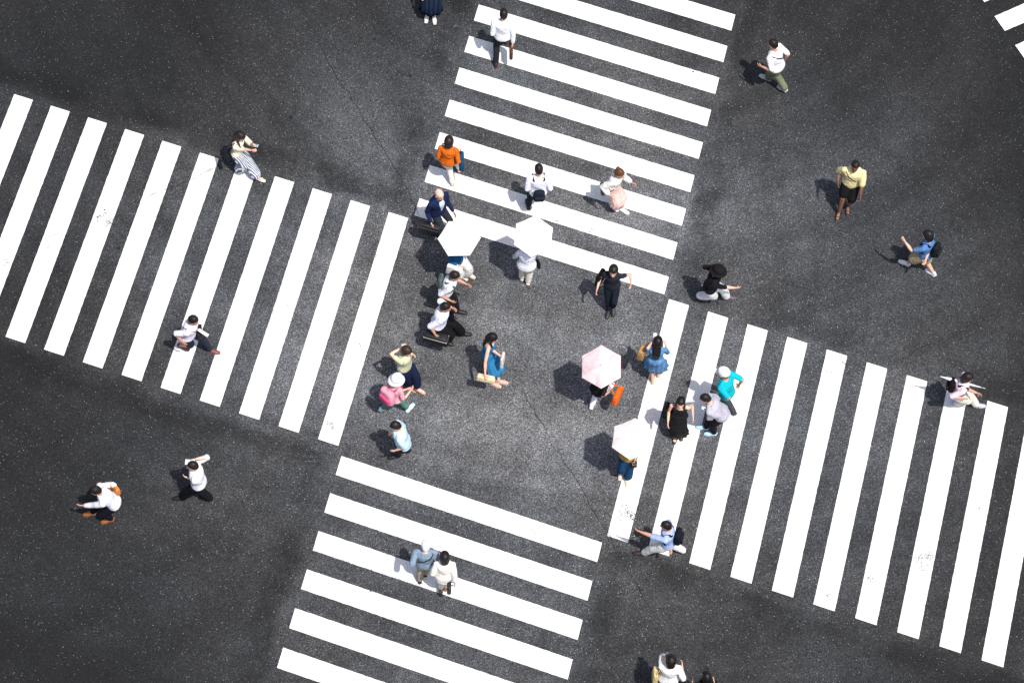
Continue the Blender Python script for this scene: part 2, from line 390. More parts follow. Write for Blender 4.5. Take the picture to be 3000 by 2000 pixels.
# ------------------------------------------------------------------ figures
SK_L = (0.72, 0.42, 0.30); SK_M = (0.56, 0.29, 0.19); SK_D = (0.20, 0.085, 0.05)
BLACK = (0.010, 0.009, 0.011); NAVY = (0.012, 0.018, 0.045); WHITE = (0.80, 0.80, 0.84); CREAM = (0.80, 0.75, 0.66)
HB = (0.012, 0.009, 0.008); HBR = (0.05, 0.022, 0.012)
def ik(a, t, l1, l2, pole):
    d = t-a; L = min(d.length, (l1+l2)*0.995); L = max(L, abs(l1-l2)+.02); dn = d.normalized()
    x = (l1*l1-l2*l2+L*L)/(2*L); h = math.sqrt(max(l1*l1-x*x, 0))
    p = pole - dn*pole.dot(dn)
    p = p.normalized() if p.length > 1e-4 else V(0, 1, 0)
    return a+dn*x+p*h, a+dn*L
class Person: pass
PERSONS = {}
def person(key, label, head, hdg, H=1.68, sex='m', feet=(None, None), hands=(None, None), lean=0.04, look=0.0, nod=0.15,
           skinc=SK_L, hair=('short', HB), top=None, bottom=None, shoes=('shoe', BLACK), hat=None, wide=1.0, base_uv=None):
    """head: photo pixel of the head centre; hdg: walking direction in degrees; feet/hands: left, right"""
    H *= 1.03; P = Person(); s = H/1.70; h = math.radians(hdg)
    base = at(head[0], head[1], H-0.13) if base_uv is None else base_uv
    base = V(base.x, base.y, 0); P.base = base; P.h = h; P.H = H
    rotI = Matrix.Rotation(-(h-PI/2), 3, 'Z'); P.rot = Matrix.Rotation(h-PI/2, 3, 'Z')
    loc = lambda wp: rotI @ (wp-base)
    P.toW = lambda lp: P.rot @ lp + base
    fem = sex == 'f'
    sh = (0.180 if fem else 0.205)*s; hipw = 0.088*s
    Lt, Ls = 0.245*H, 0.245*H; ank = 0.045*H
    # feet
    F_ = []
    for i, f in enumerate(feet):
        side = -1 if i == 0 else 1
        if f is None: F_.append([V(side*0.085*s, (0.22 if i == 0 else -0.22), ank), 0.0])
        elif f[0] == 'l': F_.append([V(f[1], f[2], ank+f[3]), f[3]])
        else:
            lift = f[2] if len(f) > 2 else 0.0
            q = loc(at(f[0], f[1], 0.05+lift)); F_.append([V(q.x, q.y, ank+lift), lift])
    pel = V(0, -lean-0.02, 0)
    pz = 0.525*H
    for q, lift in F_:
        dxy = (q.xy-pel.xy).length; lim = (Lt+Ls)*0.985
        if dxy > lim*0.62:
            q.xy = pel.xy + (q.xy-pel.xy)*(lim*0.62/dxy); dxy = lim*0.62
        pz = min(pz, q.z + math.sqrt(lim*lim-dxy*dxy))
    pel.z = pz
    R = V(1, 0, 0)
    sp = V(0, lean*1.0+0.01, 0.0); neck = V(0, -0.025, 0) ; neck.z = pel.z + math.sqrt(max(.01, (0.315*H)**2-(neck.y-pel.y)**2))
    headc = neck + V(0, 0.03+lean*0.22, 0.098*H)
    up = (neck-pel).normalized(); fw = R.cross(up)*-1; fw = up.cross(R)
    P.pel, P.neck, P.headc = pel, neck, headc
    # legs
    legs = []
    for i, (q, lift) in enumerate(F_):
        side = -1 if i == 0 else 1
        hp = pel + V(side*hipw, 0, 0)
        kn, an = ik(hp, q, Lt, Ls, V(side*0.06, 1, 0.15))
        legs.append((hp, kn, an, lift))
    P.legs = legs
    # arms
    La, Lf = 0.172*H, 0.150*H
    arms = []
    for i, hd in enumerate(hands):
        side = -1 if i == 0 else 1
        shp = neck + V(side*sh, 0, -0.045*H) 
        sw = 0.16 if i == 1 else -0.16
        if hd is None: tgt = shp + V(side*0.045, sw*.9+0.02, -(La+Lf)*0.93)
        elif hd[0] == 'l': tgt = V(hd[1], hd[2], hd[3])
        elif hd[0] == 'w': tgt = loc(hd[1])
        else: tgt = loc(at(hd[0], hd[1], hd[2]))
        pole = V(side*0.12, -1, -0.25) if tgt.z < shp.z-0.05 else (V(side*0.35, -0.8, -0.15) if tgt.z > shp.z+0.12 else V(side*0.3, -0.1, -1))
        el, wr = ik(shp, tgt, La, Lf, pole); arms.append((shp, el, wr))
    P.arms = arms
    bw = (1.06 if fem else 1.12)*s*wide
    prof = [(-0.10, .105, .085), (0.0, .165 if fem else .155, .112), (0.14, .152 if fem else .145, .108), (0.36, .118 if fem else .135, .090),
            (0.60, .138 if fem else .150, .105), (0.80, .155 if fem else .172, .104), (0.93, .120 if fem else .135, .075), (1.0, .060, .058)]
    SPL = (neck-pel).length
    def surf(t, phi, infl=0.0):
        """point on the trunk: t along the spine, phi 0=right, 90=front"""
        for (t0, x0, y0), (t1, x1, y1) in zip(prof[:-1], prof[1:]):
            if t <= t1: break
        k = min(max((t-t0)/(t1-t0), 0), 1); rx = lerp(x0, x1, k)*bw+infl; ry = lerp(y0, y1, k)*bw+infl
        c = pel + up*(t*SPL); n = R*math.cos(phi)/rx + fw*math.sin(phi)/ry
        return c + R*(rx*math.cos(phi)) + fw*(ry*math.sin(phi)), n.normalized()
    P.surf = surf
    def trunk(bm, infl, t0=-0.10, t1=1.0, flare=0.0):
        ts = [t0 + (t1-t0)*i/11 for i in range(12)]
        rings = []
        for t in ts:
            fl = flare*max(0, (0.45-t))/.45
            rings.append([surf(t, 2*PI*i/20, infl+fl)[0] for i in range(20)])
        loft(bm, rings)
    # ---- body
    bm = bmesh.new(); trunk(bm, 0.0)
    tube(bm, [neck-up*.05, lerp(neck, headc, .55)], [.056*s, .05*s], R)
    for i, (a, b, c) in enumerate(arms):
        side = -1 if i == 0 else 1
        m = .86 if fem else 1
        tube(bm, [neck+V(side*.05, 0, -.035), a], [(.05*s, .045*s), .052*s*m], V(0, 1, 0))
        tube(bm, [a, lerp(a, b, .35), lerp(a, b, .8), b, lerp(b, c, .3), lerp(b, c, .75), c],
             [.052*s*m, .050*s*m, .042*s*m, .040*s*m, .042*s*m, .031*s*m, (.026*s*m, .021*s*m)], V(0, 1, 0))
    for hp, kn, an, lf in legs:
        tube(bm, [hp+V(0, 0, .04), lerp(hp, kn, .25), lerp(hp, kn, .7), kn, lerp(kn, an, .3), lerp(kn, an, .75), an],
             [.086*s, .086*s, .065*s, .055*s, .056*s, .040*s, .034*s], R)
    # head
    hy = -math.radians(look); HR = Matrix.Rotation(-hy, 3, 'Z') @ Matrix.Rotation(-nod, 3, 'X')
    hs = 1.13*s**.3; P.HR = HR
    def hp_(x, y, z): return headc + HR @ V(x*hs, y*hs, z*hs)
    P.hp = hp_
    hr = [(-.112, .022, .030, .050), (-.095, .040, .048, .035), (-.065, .056, .070, .018), (-.03, .066, .083, .008), (.01, .072, .093, .0), (.05, .073, .097, -.004),
          (.085, .062, .086, -.006), (.110, .040, .058, -.006), (.122, .014, .02, -.006)]
    loft(bm, [[hp_(rx*math.cos(2*PI*i/18), cy+ry*math.sin(2*PI*i/18), z) for i in range(18)] for z, rx, ry, cy in hr])
    tube(bm, [hp_(0, .085, .022), hp_(0, .100, -.005), hp_(0, .108, -.028)], [.009, .012, .015], R, n=8)   # nose
    for sx in (-1, 1):
        ellipsoid(bm, hp_(sx*.074, -.004, .0), (.010, .020, .032), HR, 10)
        ellipsoid(bm, hp_(sx*.022, .083, -.062), (.018, .010, .007), HR, 8)
    # feet under the shoes
    FT = []
    for i, (hp, kn, an, lf) in enumerate(legs):
        side = -1 if i == 0 else 1
        pitch = min(lf*4.0, 0.9)
        fd = V(side*0.12, math.cos(pitch), -math.sin(pitch)).normalized()
        FT.append((an, fd))
        heel = an + V(0, 0, -ank*.45) - fd*.045*s
        toe = heel + fd*0.235*s
        tube(bm, [an, heel+fd*.03], [.036*s, .034*s], R)
        tube(bm, [heel+fd*.01, heel+fd*.10*s, heel+fd*.17*s, toe-fd*.03], [(.032*s, .028*s), (.036*s, .027*s), (.042*s, .018*s), (.032*s, .012*s)], R)
    # hands: palm, four fingers, thumb
    HN = []
    for i, (a, b, c) in enumerate(arms):
        side = -1 if i == 0 else 1
        fd = (c-b).normalized(); inn = V(-side, 0.25, 0); inn = (inn-fd*inn.dot(fd)).normalized()   # palm faces in
        acr = fd.cross(inn)*side*-1
        if acr.y < 0 and abs(acr.y) > .2: acr = -acr
        pc = c + fd*.045*s
        tube(bm, [c, c+fd*.03*s, c+fd*.08*s], [(.022*s, .017*s), (.034*s, .016*s), (.040*s, .014*s)], acr, n=10)
        kb = c + fd*.085*s
        for j, (o, ln) in enumerate(((.031, .066), (.0105, .076), (-.0105, .072), (-.030, .058))):
            p0 = kb + acr*o*s; d1 = (fd+inn*.25+acr*o*2.2).normalized(); d2 = (fd*.8+inn*.75+acr*o*1.5).normalized(); d3 = (fd*.35+inn*1.0).normalized()
            tube(bm, [p0-fd*.01, p0+d1*ln*.42*s, p0+(d1*.42+d2*.33)*ln*s, p0+(d1*.42+d2*.33+d3*.25)*ln*s], [.0092*s, .0088*s, .0080*s, .0068*s], acr, n=7)
        tb = c + fd*.030*s + acr*.030*s
        t1 = (acr*.9+fd*.7+inn*.25).normalized(); t2 = (acr*.35+fd+inn*.45).normalized()
        tube(bm, [tb-acr*.01, tb+t1*.035*s, tb+(t1*.035+t2*.030)*s], [.0115*s, .0105*s, .0085*s], fd, n=7)
        HN.append((c, pc+inn*.028*s, fd, inn, acr))
    P.hands = HN
    root = obj('person', bm, skin(skinc), None, base, (0, 0, h-PI/2), remesh=0.0085, sm=1)
    tag(root, label, 'person', 'people walking over the crossing'); P.root = root
    # eyes
    for sx in (-1, 1):
        e = bmesh.new(); ellipsoid(e, hp_(sx*.030, .082, .018), (.012, .008, .007), HR, 8); obj('eye', e, plain((.03, .02, .02), .3), root)
    e = bmesh.new(); ellipsoid(e, hp_(0, .090, -.052), (.022, .006, .007), HR, 8); obj('mouth', e, plain((.42, .12, .10), .5), root)
    # ---- hair
    kind, hc = hair
    if kind:
        bm = bmesh.new()
        def hfaces(z0, grow, back, extra=0.0):
            rr = [(z0, .074, .094)]
        def cap(front, low, g=.0):
            # shell over skull, rim rising towards the brow
            n = 22; rings = []
            zs = [0, .12, .28, .46, .64, .80, .92, .985]
            for kz in zs:
                ring = []
                for i in range(n):
                    ph = 2*PI*i/n; fr = math.sin(ph)
                    rim = lerp(low, front, (max(0, min(1, (fr+.55)/1.15)))**1.3)
                    z = lerp(rim, .138+g, kz)
                    zz = (z-.02)/(.118+g); rr = math.sqrt(max(0.0, 1-max(0, zz)**2.3)) if zz > 0 else 1.0 - .10*min(1, -zz)
                    ring.append(hp_((.084+g)*rr*math.cos(ph), -.008+(.104+g)*rr*math.sin(ph), z))
                rings.append(ring)
            inner = [hp_(0.06*math.cos(2*PI*i/n), -.006+.075*math.sin(2*PI*i/n), lerp(low, front, (max(0, min(1, (math.sin(2*PI*i/n)+.55)/1.15)))**1.3)+.012) for i in range(n)]
            loft(bm, [inner]+rings)
        if kind == 'short': cap(.062, -.045)
        elif kind == 'bald': cap(.035, -.045, -.006) if False else None
        elif kind == 'bob': cap(.055, -.095, .012)
        elif kind == 'bun':
            cap(.060, -.05, .002); ellipsoid(bm, hp_(.0, -.085, .125), (.045, .042, .040), None, 12)
        elif kind == 'long':
            cap(.055, -.09, .008)
            dn = headc - up*0.0
            pts = [hp_(0, -.055, .03), hp_(0, -.085, -.07), neck-fw*.085-up*.03+V(0, 0, .0), neck-fw*.125*1-up*.13, neck-fw*.128-up*.27]
            tube(bm, pts, [(.075, .04), (.088, .042), (.094, .034), (.088, .026), (.060, .015)], R, n=16)
            for sx in (-1, 1):
                tube(bm, [hp_(sx*.070, .01, .03), hp_(sx*.080, .015, -.06), neck+V(sx*.095, .055, -.03), neck+V(sx*.095, .085, -.15)], [.026, .026, .026, .014], R, n=8)
        if len(bm.verts):
            for v in bm.verts:
                q = v.co*26; v.co += (v.co-headc).normalized()*(noise.noise(V(q.x, q.y, q.z*.4))*.006)
            obj('hair', bm, hairm(hc), root, remesh=.0085, sm=1)
        else: bm.free()
    # ---- top
    if top:
        col = top['c']; mt = cloth(col, fold=top.get('fold', 1.0), pattern=top.get('pat')); infl = top.get('infl', .014); slv = top.get('sleeve', .5); hem = top.get('hem', -.04)
        bm = bmesh.new(); trunk(bm, infl, t0=hem, t1=.985 if not top.get('low') else .86, flare=top.get('flare', .012))
        m = .9 if fem else 1
        if slv > 0:
            for i, (a, b, c) in enumerate(arms):
                side = -1 if i == 0 else 1
                tube(bm, [neck+V(side*.045, 0, -.03), a+V(0, 0, .004)], [(.055*s, .05*s), .064*s*m], V(0, 1, 0))
                wd = top.get('slw', 1.0)
                if slv <= 1: tube(bm, [a, lerp(a, b, .45*slv), lerp(a, b, slv)], [.062*s*m, .062*s*wd*m, .062*s*wd*m], V(0, 1, 0))
                else: tube(bm, [a, lerp(a, b, .6), b, lerp(b, c, (slv-1)*.6), lerp(b, c, slv-1)], [.062*s*m, .060*s*wd*m, .054*s*wd*m, .050*s*wd*m, .040*s*wd*m], V(0, 1, 0))
        else:
            for sx in (-1, 1):   # shoulder straps
                tube(bm, [neck+V(sx*.085, .07, -.12), neck+V(sx*.09, .0, -.022), neck+V(sx*.085, -.08, -.12)], [.016]*3, R)
        for v in bm.verts:
            q = v.co*9; v.co += V(noise.noise(q), noise.noise(q+V(7, 0, 0)), 0)*.009
        o = obj(top.get('name', 'shirt'), bm, mt, root, remesh=.011, sm=3)
        if top.get('collar'):
            bm = bmesh.new(); cz = neck+up*.012
            tube(bm, [cz+V(.062*math.cos(x), .058*math.sin(x)+.004, .0+.012*(-math.sin(x))) for x in [PI/2+.35+i*(2*PI-.7)/12 for i in range(13)]], [(.008, .018)]*13, V(0, 0, 1), n=6)
            obj('collar', bm, mt if top['collar'] is True else cloth(top['collar']), o)
        if top.get('shirt'):   # open jacket over a paler shirt
            bm = bmesh.new(); n = 9; g = []
            for i in range(n+1):
                t = lerp(.30, .99, i/n); wdt = lerp(.10, .62, (i/n)**.8)
                g.append([surf(t, PI/2+wdt*(j/4-.5)*1.2, infl+.0105)[0] for j in range(5)])
            loft(bm, g, cap=False, closed=False); bmesh.ops.recalc_face_normals(bm, faces=bm.faces[:]); bm.normal_update(); bmesh.ops.solidify(bm, geom=bm.faces[:], thickness=.004)
            obj('shirt_front', bm, cloth(top['shirt']), root)
    # ---- bottom
    if bottom:
        kind = bottom['k']; col = bottom['c']; mt = cloth(col, fold=bottom.get('fold', .8), pattern=bottom.get('pat'))
        if kind in ('trousers', 'shorts'):
            bm = bmesh.new(); trunk(bm, .010, t0=-.12, t1=bottom.get('waist', .24))
            lens = bottom.get('len', (1.95, 1.95) if kind == 'trousers' else (.85, .85)); wd = bottom.get('w', 1.0); hemw = bottom.get('hw', 1.0)
            for (hp, kn, an, lf), L in zip(legs, lens):
                pts = [hp+V(0, 0, .03), lerp(hp, kn, .35)]; rr = [.100*s, .096*s*wd]
                if L <= 1: pts += [lerp(hp, kn, L)]; rr += [.090*s*wd*hemw]
                else:
                    k = min(L-1, 1.0)
                    pts += [kn, lerp(kn, an, .45*k/1), lerp(kn, an, .97*k)]; rr += [.074*s*wd, .068*s*wd*lerp(1, hemw, .5), .058*s*wd*hemw]
                tube(bm, pts, rr, R, n=14)
            for v in bm.verts:
                q = v.co*8; v.co += V(noise.noise(q), noise.noise(q+V(7, 0, 0)), 0)*.008
            obj(kind, bm, mt, root, remesh=.011, sm=2)
        else:
            ln = bottom.get('len', 1.0); t1 = bottom.get('waist', .30); fl = bottom.get('flare', 0.10); n = 40
            bm = bmesh.new(); rings = []
            steps = 9; zh = 0
            for i in range(steps+1):
                k = i/steps
                if k < .25: 
                    t = lerp(t1, -.02, k/.25); rings.append([surf(t, 2*PI*j/n, .020+.02*k/.25)[0] for j in range(n)]); c0 = pel.copy()
                else:
                    kk = (k-.25)/.75; L = ln*kk     # 1 = knee, 2 = ankle
                    def lp(leg, L): return lerp(leg[0], leg[1], L) if L <= 1 else lerp(leg[1], leg[2], L-1)
                    a, b = lp(legs[0], L), lp(legs[1], L); c = (a+b)/2
                    rx = .178*s + fl*kk + max(0, abs(a.x-b.x)/2-.09); ry = .125*s + fl*kk*.8 + max(0, abs(a.y-b.y)/2-.06)*.95
                    ring = []
                    for j in range(n):
                        ph = 2*PI*j/n; pl = 1 + .075*kk*math.sin(ph*9+1.3*math.sin(ph*2))
                        ring.append(V(c.x+rx*pl*math.cos(ph), c.y+ry*pl*math.sin(ph), min(c.z, pel.z-.02) + .012*math.sin(ph*3)))
                    rings.append(ring)
            loft(bm, rings, cap=False); bmesh.ops.recalc_face_normals(bm, faces=bm.faces[:]); bm.normal_update(); bmesh.ops.solidify(bm, geom=bm.faces[:], thickness=.006)
            obj('skirt', bm, mt, root)
    # ---- shoes
    if shoes:
        sk, scx = shoes; sm_ = plain(scx, .55)
        for i, (an, fd) in enumerate(FT):
            side = R*1.0
            heel = an + V(0, 0, -ank*.52) - fd*.055*s; upv = side.cross(fd)
            if upv.z < 0: upv = -upv
            bm = bmesh.new()
            if sk == 'shoe':
                tube(bm, [heel+fd*.02*s+upv*.008, heel+fd*.10*s+upv*.004, heel+fd*.18*s-upv*.002, heel+fd*.255*s-upv*.010], [(.042*s, .044*s), (.046*s, .046*s), (.052*s, .038*s), (.038*s, .024*s)], R, n=12)
                tube(bm, [heel+fd*.04*s+upv*.02, heel+fd*.045*s+upv*.055], [.042*s, .044*s], R)
                so_ = obj('shoe', bm, sm_, root)
                bm = bmesh.new(); 
                tube(bm, [heel+fd*.01*s-upv*.024, heel+fd*.10*s-upv*.026, heel+fd*.18*s-upv*.026, heel+fd*.265*s-upv*.026], [(.044*s, .009), (.043*s, .009), (.053*s, .009), (.036*s, .008)], R, n=10)
                obj('sole', bm, plain(tuple(min(1, x*1.5+.02) for x in scx) if scx[0] < .3 else (.75, .75, .74), .7), so_)
            else:
                tube(bm, [heel+fd*.01*s-upv*.024, heel+fd*.10*s-upv*.026, heel+fd*.18*s-upv*.026, heel+fd*.265*s-upv*.026], [(.042*s, .012), (.042*s, .012), (.052*s, .012), (.036*s, .010)], R, n=10)
                so_ = obj('sandal', bm, sm_, root)
                for q, wd in ((.075, .042), (.175, .050)):
                    c = heel+fd*q*s; bm = bmesh.new()
                    tube(bm, [c+R*wd*math.cos(x)*s+upv*(wd*.95*math.sin(x)-.018) for x in [PI*j/8 for j in range(9)]], [(.007, .012)]*9, fd, n=6)
                    obj('strap', bm, sm_, so_)
    # ---- hat
    if hat:
        hk, hcx = hat; bm = bmesh.new(); g = .010
        rings = []
        for z, r in ((.035, 1.06), (.075, 1.06), (.112, .99), (.140, .80), (.158, .48), (.164, .1)):
            rings.append([hp_((.088+g)*r*math.cos(2*PI*i/20), -.006+(.106+g)*r*math.sin(2*PI*i/20), z) for i in range(20)])
        loft(bm, rings)
        o = obj('hat', bm, cloth(hcx, fold=.4), root)
        bm = bmesh.new()
        if hk == 'cap':
            g_ = []
            for j in range(6):
                k = j/5; g_.append([hp_(.088*math.cos(a)*(1-.12*k), .0+(.100+.09*k)*math.sin(a), .045-.012*k-.015*abs(math.cos(a))) for a in [PI*.12+PI*.76*i/10 for i in range(11)]])
            loft(bm, g_, cap=False, closed=False); bmesh.ops.recalc_face_normals(bm, faces=bm.faces[:]); bm.normal_update(); bmesh.ops.solidify(bm, geom=bm.faces[:], thickness=.006); obj('visor', bm, cloth(hcx, fold=.4), o)
        else:
            bw_ = .06
            loft(bm, [[hp_((.094+bw_*k)*math.cos(2*PI*i/24), -.006+(.112+bw_*k)*math.sin(2*PI*i/24), .045-.035*k) for i in range(24)] for k in (0, .5, 1)], cap=False)
            bmesh.ops.recalc_face_normals(bm, faces=bm.faces[:]); bm.normal_update(); bmesh.ops.solidify(bm, geom=bm.faces[:], thickness=.005); obj('brim', bm, cloth(hcx, fold=.4), o)
    PERSONS[key] = P
    return P

# ------------------------------------------------------------------ carried things (each a thing of its own)
def item(name, label, cat, origin):
    e = empty(name, origin); tag(e, label, cat); return e
def shift(bm, o):
    for v in bm.verts: v.co -= o
    return bm
def strap_pts(P, pairs, infl=.026, n=24):
    pts, nr = [], []
    for i in range(n+1):
        f = i/n*(len(pairs)-1); j = min(int(f), len(pairs)-2); k = f-j
        t = lerp(pairs[j][0], pairs[j+1][0], k); ph = math.radians(lerp(pairs[j][1], pairs[j+1][1], k))
        p, nn = P.surf(t, ph, infl); pts.append(P.toW(p)); nr.append((P.rot @ nn).normalized())
    return pts, nr
def crossbody(P, name, label, cat, c, side=1, size=(.20, .07, .14), strapw=.028, bagphi=None, sc_=None, behind=False):
    """strap over the far shoulder, bag at the hip on `side` (1 = right)"""
    hip = 0 if side > 0 else 180; shp = 180-hip
    phi = hip+(40 if side > 0 else -40)*(-1 if behind else 1) if bagphi is None else bagphi
    bp, bn = P.surf(.02, math.radians(phi), .055+size[1]/2); o = P.toW(bp)
    e = item(name, label, cat, o)
    fr = frame((P.rot @ V(bn.x, bn.y, 0)))
    bm = bmesh.new(); rbox(bm, V(0, 0, 0), (size[0], size[1], size[2]), fr, .025); obj('bag_body', bm, plain(c, .55), e)
    bm = bmesh.new(); rbox(bm, fr @ V(0, size[1]*.5, size[2]*.12), (size[0]*.96, .012, size[2]*.7), fr, .005); obj('flap', bm, plain(tuple(x*.8 for x in c), .5), e)
    front = [(.05, hip), (.35, lerp(hip, 90, .55)), (.62, 90), (.86, lerp(90, shp, .45)), (.965, lerp(90, shp, .85))]
    back = [(.965, lerp(270, shp if shp else 360, .85)), (.86, lerp(270, shp if shp else 360, .45)), (.62, 270), (.35, lerp(270, hip if hip else 360, .55)), (.05, hip if hip else 360)]
    m = plain(sc_ or c, .6)
    for q in (front, back):
        pts, nr = strap_pts(P, q); bm = bmesh.new(); ribbon(bm, pts, nr, strapw); obj('strap', shift(bm, o), m, e)
    return e
def backpack(P, label, c, size=(.29, .15, .40), pocket=None, low=0.0, sc_=None):
    bp, bn = P.surf(.60-low, math.radians(270), .02+size[1]/2); o = P.toW(bp); e = item('backpack', label, 'backpack', o); e['group'] = 'backpacks worn by walkers'
    up = (P.rot @ (P.neck-P.pel)).normalized(); fr = frame(-(P.rot @ V(0, 1, 0)), up)
    bm = bmesh.new(); rbox(bm, V(0, 0, 0), size, fr, .06, 4, .86); obj('main_compartment', bm, cloth(c, fold=.6), e)
    bm = bmesh.new(); rbox(bm, fr @ V(0, size[1]*.5+.012, -size[2]*.16), (size[0]*.74, .05, size[2]*.45), fr, .022); obj('front_pocket', bm, cloth(pocket or tuple(x*.8+.004 for x in c), fold=.6), e)
    bm = bmesh.new(); tube(bm, [fr @ V(-.04, -.02, size[2]*.49), fr @ V(-.03, -.02, size[2]*.56), fr @ V(.03, -.02, size[2]*.56), fr @ V(.04, -.02, size[2]*.49)], [.008]*4, n=6); obj('handle', bm, cloth(c), e)
    for sx in (0, 1):
        a = 0 if sx else 180; b = 90
        f = lambda x: x
        q = [(.90, 270+(28 if sx else -28)), (.985, (330 if sx else 210)), (.99, (360 if sx else 180))]
        pts, nr = strap_pts(P, q, .036, 8)
        q2 = [(.99, 0 if sx else 180), (.93, 48 if sx else 132), (.78, 60 if sx else 120), (.55, 38 if sx else 142), (.40, 5 if sx else 175)]
        p2, n2 = strap_pts(P, q2, .036, 16)
        bm = bmesh.new(); ribbon(bm, pts+p2[1:], nr+n2[1:], .045, .008); obj('strap', shift(bm, o), cloth(sc_ or c), e)
    return e
def handbag(P, hand, label, c, name='handbag', cat='bag', size=(.30, .10, .22), drop=.10, along=None, taper=.85, hc=None, mat=None, off=V(0, 0, 0), handles=2, trim=None):
    """bag hanging from a hand; its long side along the walking direction"""
    hw = P.toW(P.hands[hand][1]); o = hw + V(0, 0, -drop-size[2]/2) + off
    e = item(name, label, cat, o); y = P.rot @ V(0, 1, 0) if along is None else V(math.cos(math.radians(along)), math.sin(math.radians(along)), 0)
    x = V(y.y, -y.x, 0); fr = Matrix((y, x, V(0, 0, 1))).transposed()
    bm = bmesh.new(); rbox(bm, V(0, 0, 0), size, fr, min(.03, size[1]*.4), 3, taper); obj('bag_body', bm, mat or plain(c, .55), e)
    if trim:
        bm = bmesh.new(); rbox(bm, fr @ V(0, 0, size[2]*.22), (size[0]*.93, size[1]*1.04, .02), fr, .004); obj('trim', bm, plain(trim, .5), e)
    top = size[2]/2
    for s_ in ((-1, 1) if handles == 2 else (0,)):
        bm = bmesh.new(); a = size[0]*.26
        pts = [fr @ V(-a, s_*size[1]*.3, top-.01), fr @ V(-a*.8, s_*size[1]*.15, top+drop*.6), (hw-o) + fr @ V(-.02, 0, .0), (hw-o) + fr @ V(.02, 0, .0), fr @ V(a*.8, s_*size[1]*.15, top+drop*.6), fr @ V(a, s_*size[1]*.3, top-.01)]
        tube(bm, pts, [.008]*6, n=6); obj('handle', bm, plain(hc or c, .55), e)
    return e
def shoulderbag(P, side, label, c, name='shoulder_bag', cat='bag', size=(.36, .10, .32), t=.10, back=0.0, mat=None, sc_=None, off=V(0, 0, 0)):
    phi = (0 if side > 0 else 180) + (-back if side > 0 else back)
    bp, bn = P.surf(t, math.radians(phi), .075+size[1]/2); o = P.toW(bp) + off; e = item(name, label, cat, o)
    fr = frame(P.rot @ V(bn.x, bn.y, 0))
    bm = bmesh.new(); rbox(bm, V(0, 0, 0), size, fr, .035, 3, .82); obj('bag_body', bm, mat or cloth(c), e)
    shw = P.toW(P.neck + V(side*.125, 0, -.0)) - o + V(0, 0, .012)
    for s_ in (-1, 1):
        bm = bmesh.new()
        tube(bm, [fr @ V(s_*size[0]*.28, 0, size[2]*.46), lerp(fr @ V(s_*size[0]*.25, 0, size[2]*.46), shw, .55), shw + V(0, 0, -.01)+ P.rot @ V(0, -s_*.03*side, 0)], [(.014, .006)]*3, P.rot @ V(0, 1, 0), n=6)
        obj('strap', shift(bm, V(0, 0, 0)), cloth(sc_ or c), e)
    return e
def slab(P, hand, name, label, cat, size, c, fd=None, off=V(0, 0, 0), screen=None, up=None):
    o = P.toW(P.hands[hand][1]) + P.rot @ off; e = item(name, label, cat, o)
    fr = frame(P.rot @ (fd or V(0, 1, 0)), up or V(0, 0, 1))
    bm = bmesh.new(); rbox(bm, V(0, 0, 0), size, fr, .004, 2); obj('case' if screen else 'sheet', bm, plain(c, .5), e)
    if screen:
        bm = bmesh.new(); rbox(bm, fr @ V(0, 0, size[2]*.5), (size[0]*.9, size[1]*.92, .003), fr, .001, 1); obj('screen', bm, plain(screen, .15), e)
    return e
def umb_hand(cen, zc, ax, d=.70):
    return at(cen[0], cen[1], zc) - V(*ax).normalized()*d
def umbrella(P, hand, label, c, cen, zc, rad, rot0, n=6, hc=(.6, .6, .6), trans=.08):
    o = at(cen[0], cen[1], zc); hw = P.toW(P.hands[hand][1]); e = item('umbrella', label, 'umbrella', o); e['group'] = 'open umbrellas held over walkers'
    ax = (o-hw).normalized(); x = V(1, 0, 0)-ax*ax.x; x.normalize(); y = ax.cross(x)
    topz = .16; bm = bmesh.new(); sub = 6; RR = []
    for i in range(1, 9):
        k = i/8; ring = []
        for j in range(n*sub):
            a = math.radians(rot0) + 2*PI*j/(n*sub); m = (j % sub)/sub
            r = rad*k; chord = math.cos(PI/n)/math.cos((m-.5)*2*PI/n); r *= lerp(1, chord, min(1, .35+k)); r *= 1-.008*k*math.sin(PI*m)
            z = topz*(1-k**1.9) - .014*k*math.sin(PI*m)
            ring.append(x*(r*math.cos(a)) + y*(r*math.sin(a)) + ax*z)
        RR.append([bm.verts.new(p) for p in ring])
    tip = bm.verts.new(ax*topz)
    N = n*sub
    for j in range(N): bm.faces.new((tip, RR[0][j], RR[0][(j+1) % N]))
    for a_, b_ in zip(RR[:-1], RR[1:]):
        for j in range(N): bm.faces.new((a_[j], b_[j], b_[(j+1) % N], a_[(j+1) % N]))
    cm = cloth(c, fold=.25, trans=trans, key='umb'); can = obj('canopy', bm, cm, e)
    for j in range(n):
        bm = bmesh.new(); a = math.radians(rot0)+2*PI*j/n
        tube(bm, [x*(rad*k*math.cos(a)) + y*(rad*k*math.sin(a)) + ax*(topz*(1-k**1.9)-.012) for k in [i/6 for i in range(7)]], [.0035]*7, n=5)
        obj('rib', bm, plain(hc, .4, .6), can)
    bm = bmesh.new(); tube(bm, [hw-o-ax*.05, ax*(topz+.02)], [.006, .006], n=8); obj('shaft', bm, plain(hc, .35, .7), e)
    bm = bmesh.new(); tube(bm, [ax*(topz+.0), ax*(topz+.05)], [.010, .005], n=8); obj('ferrule', bm, plain(hc, .4), e)
    bm = bmesh.new(); tube(bm, [hw-o+ax*.03, hw-o-ax*.09], [.015, .016], n=8); obj('handle', bm, plain((.25, .14, .07), .4), e)
    return e

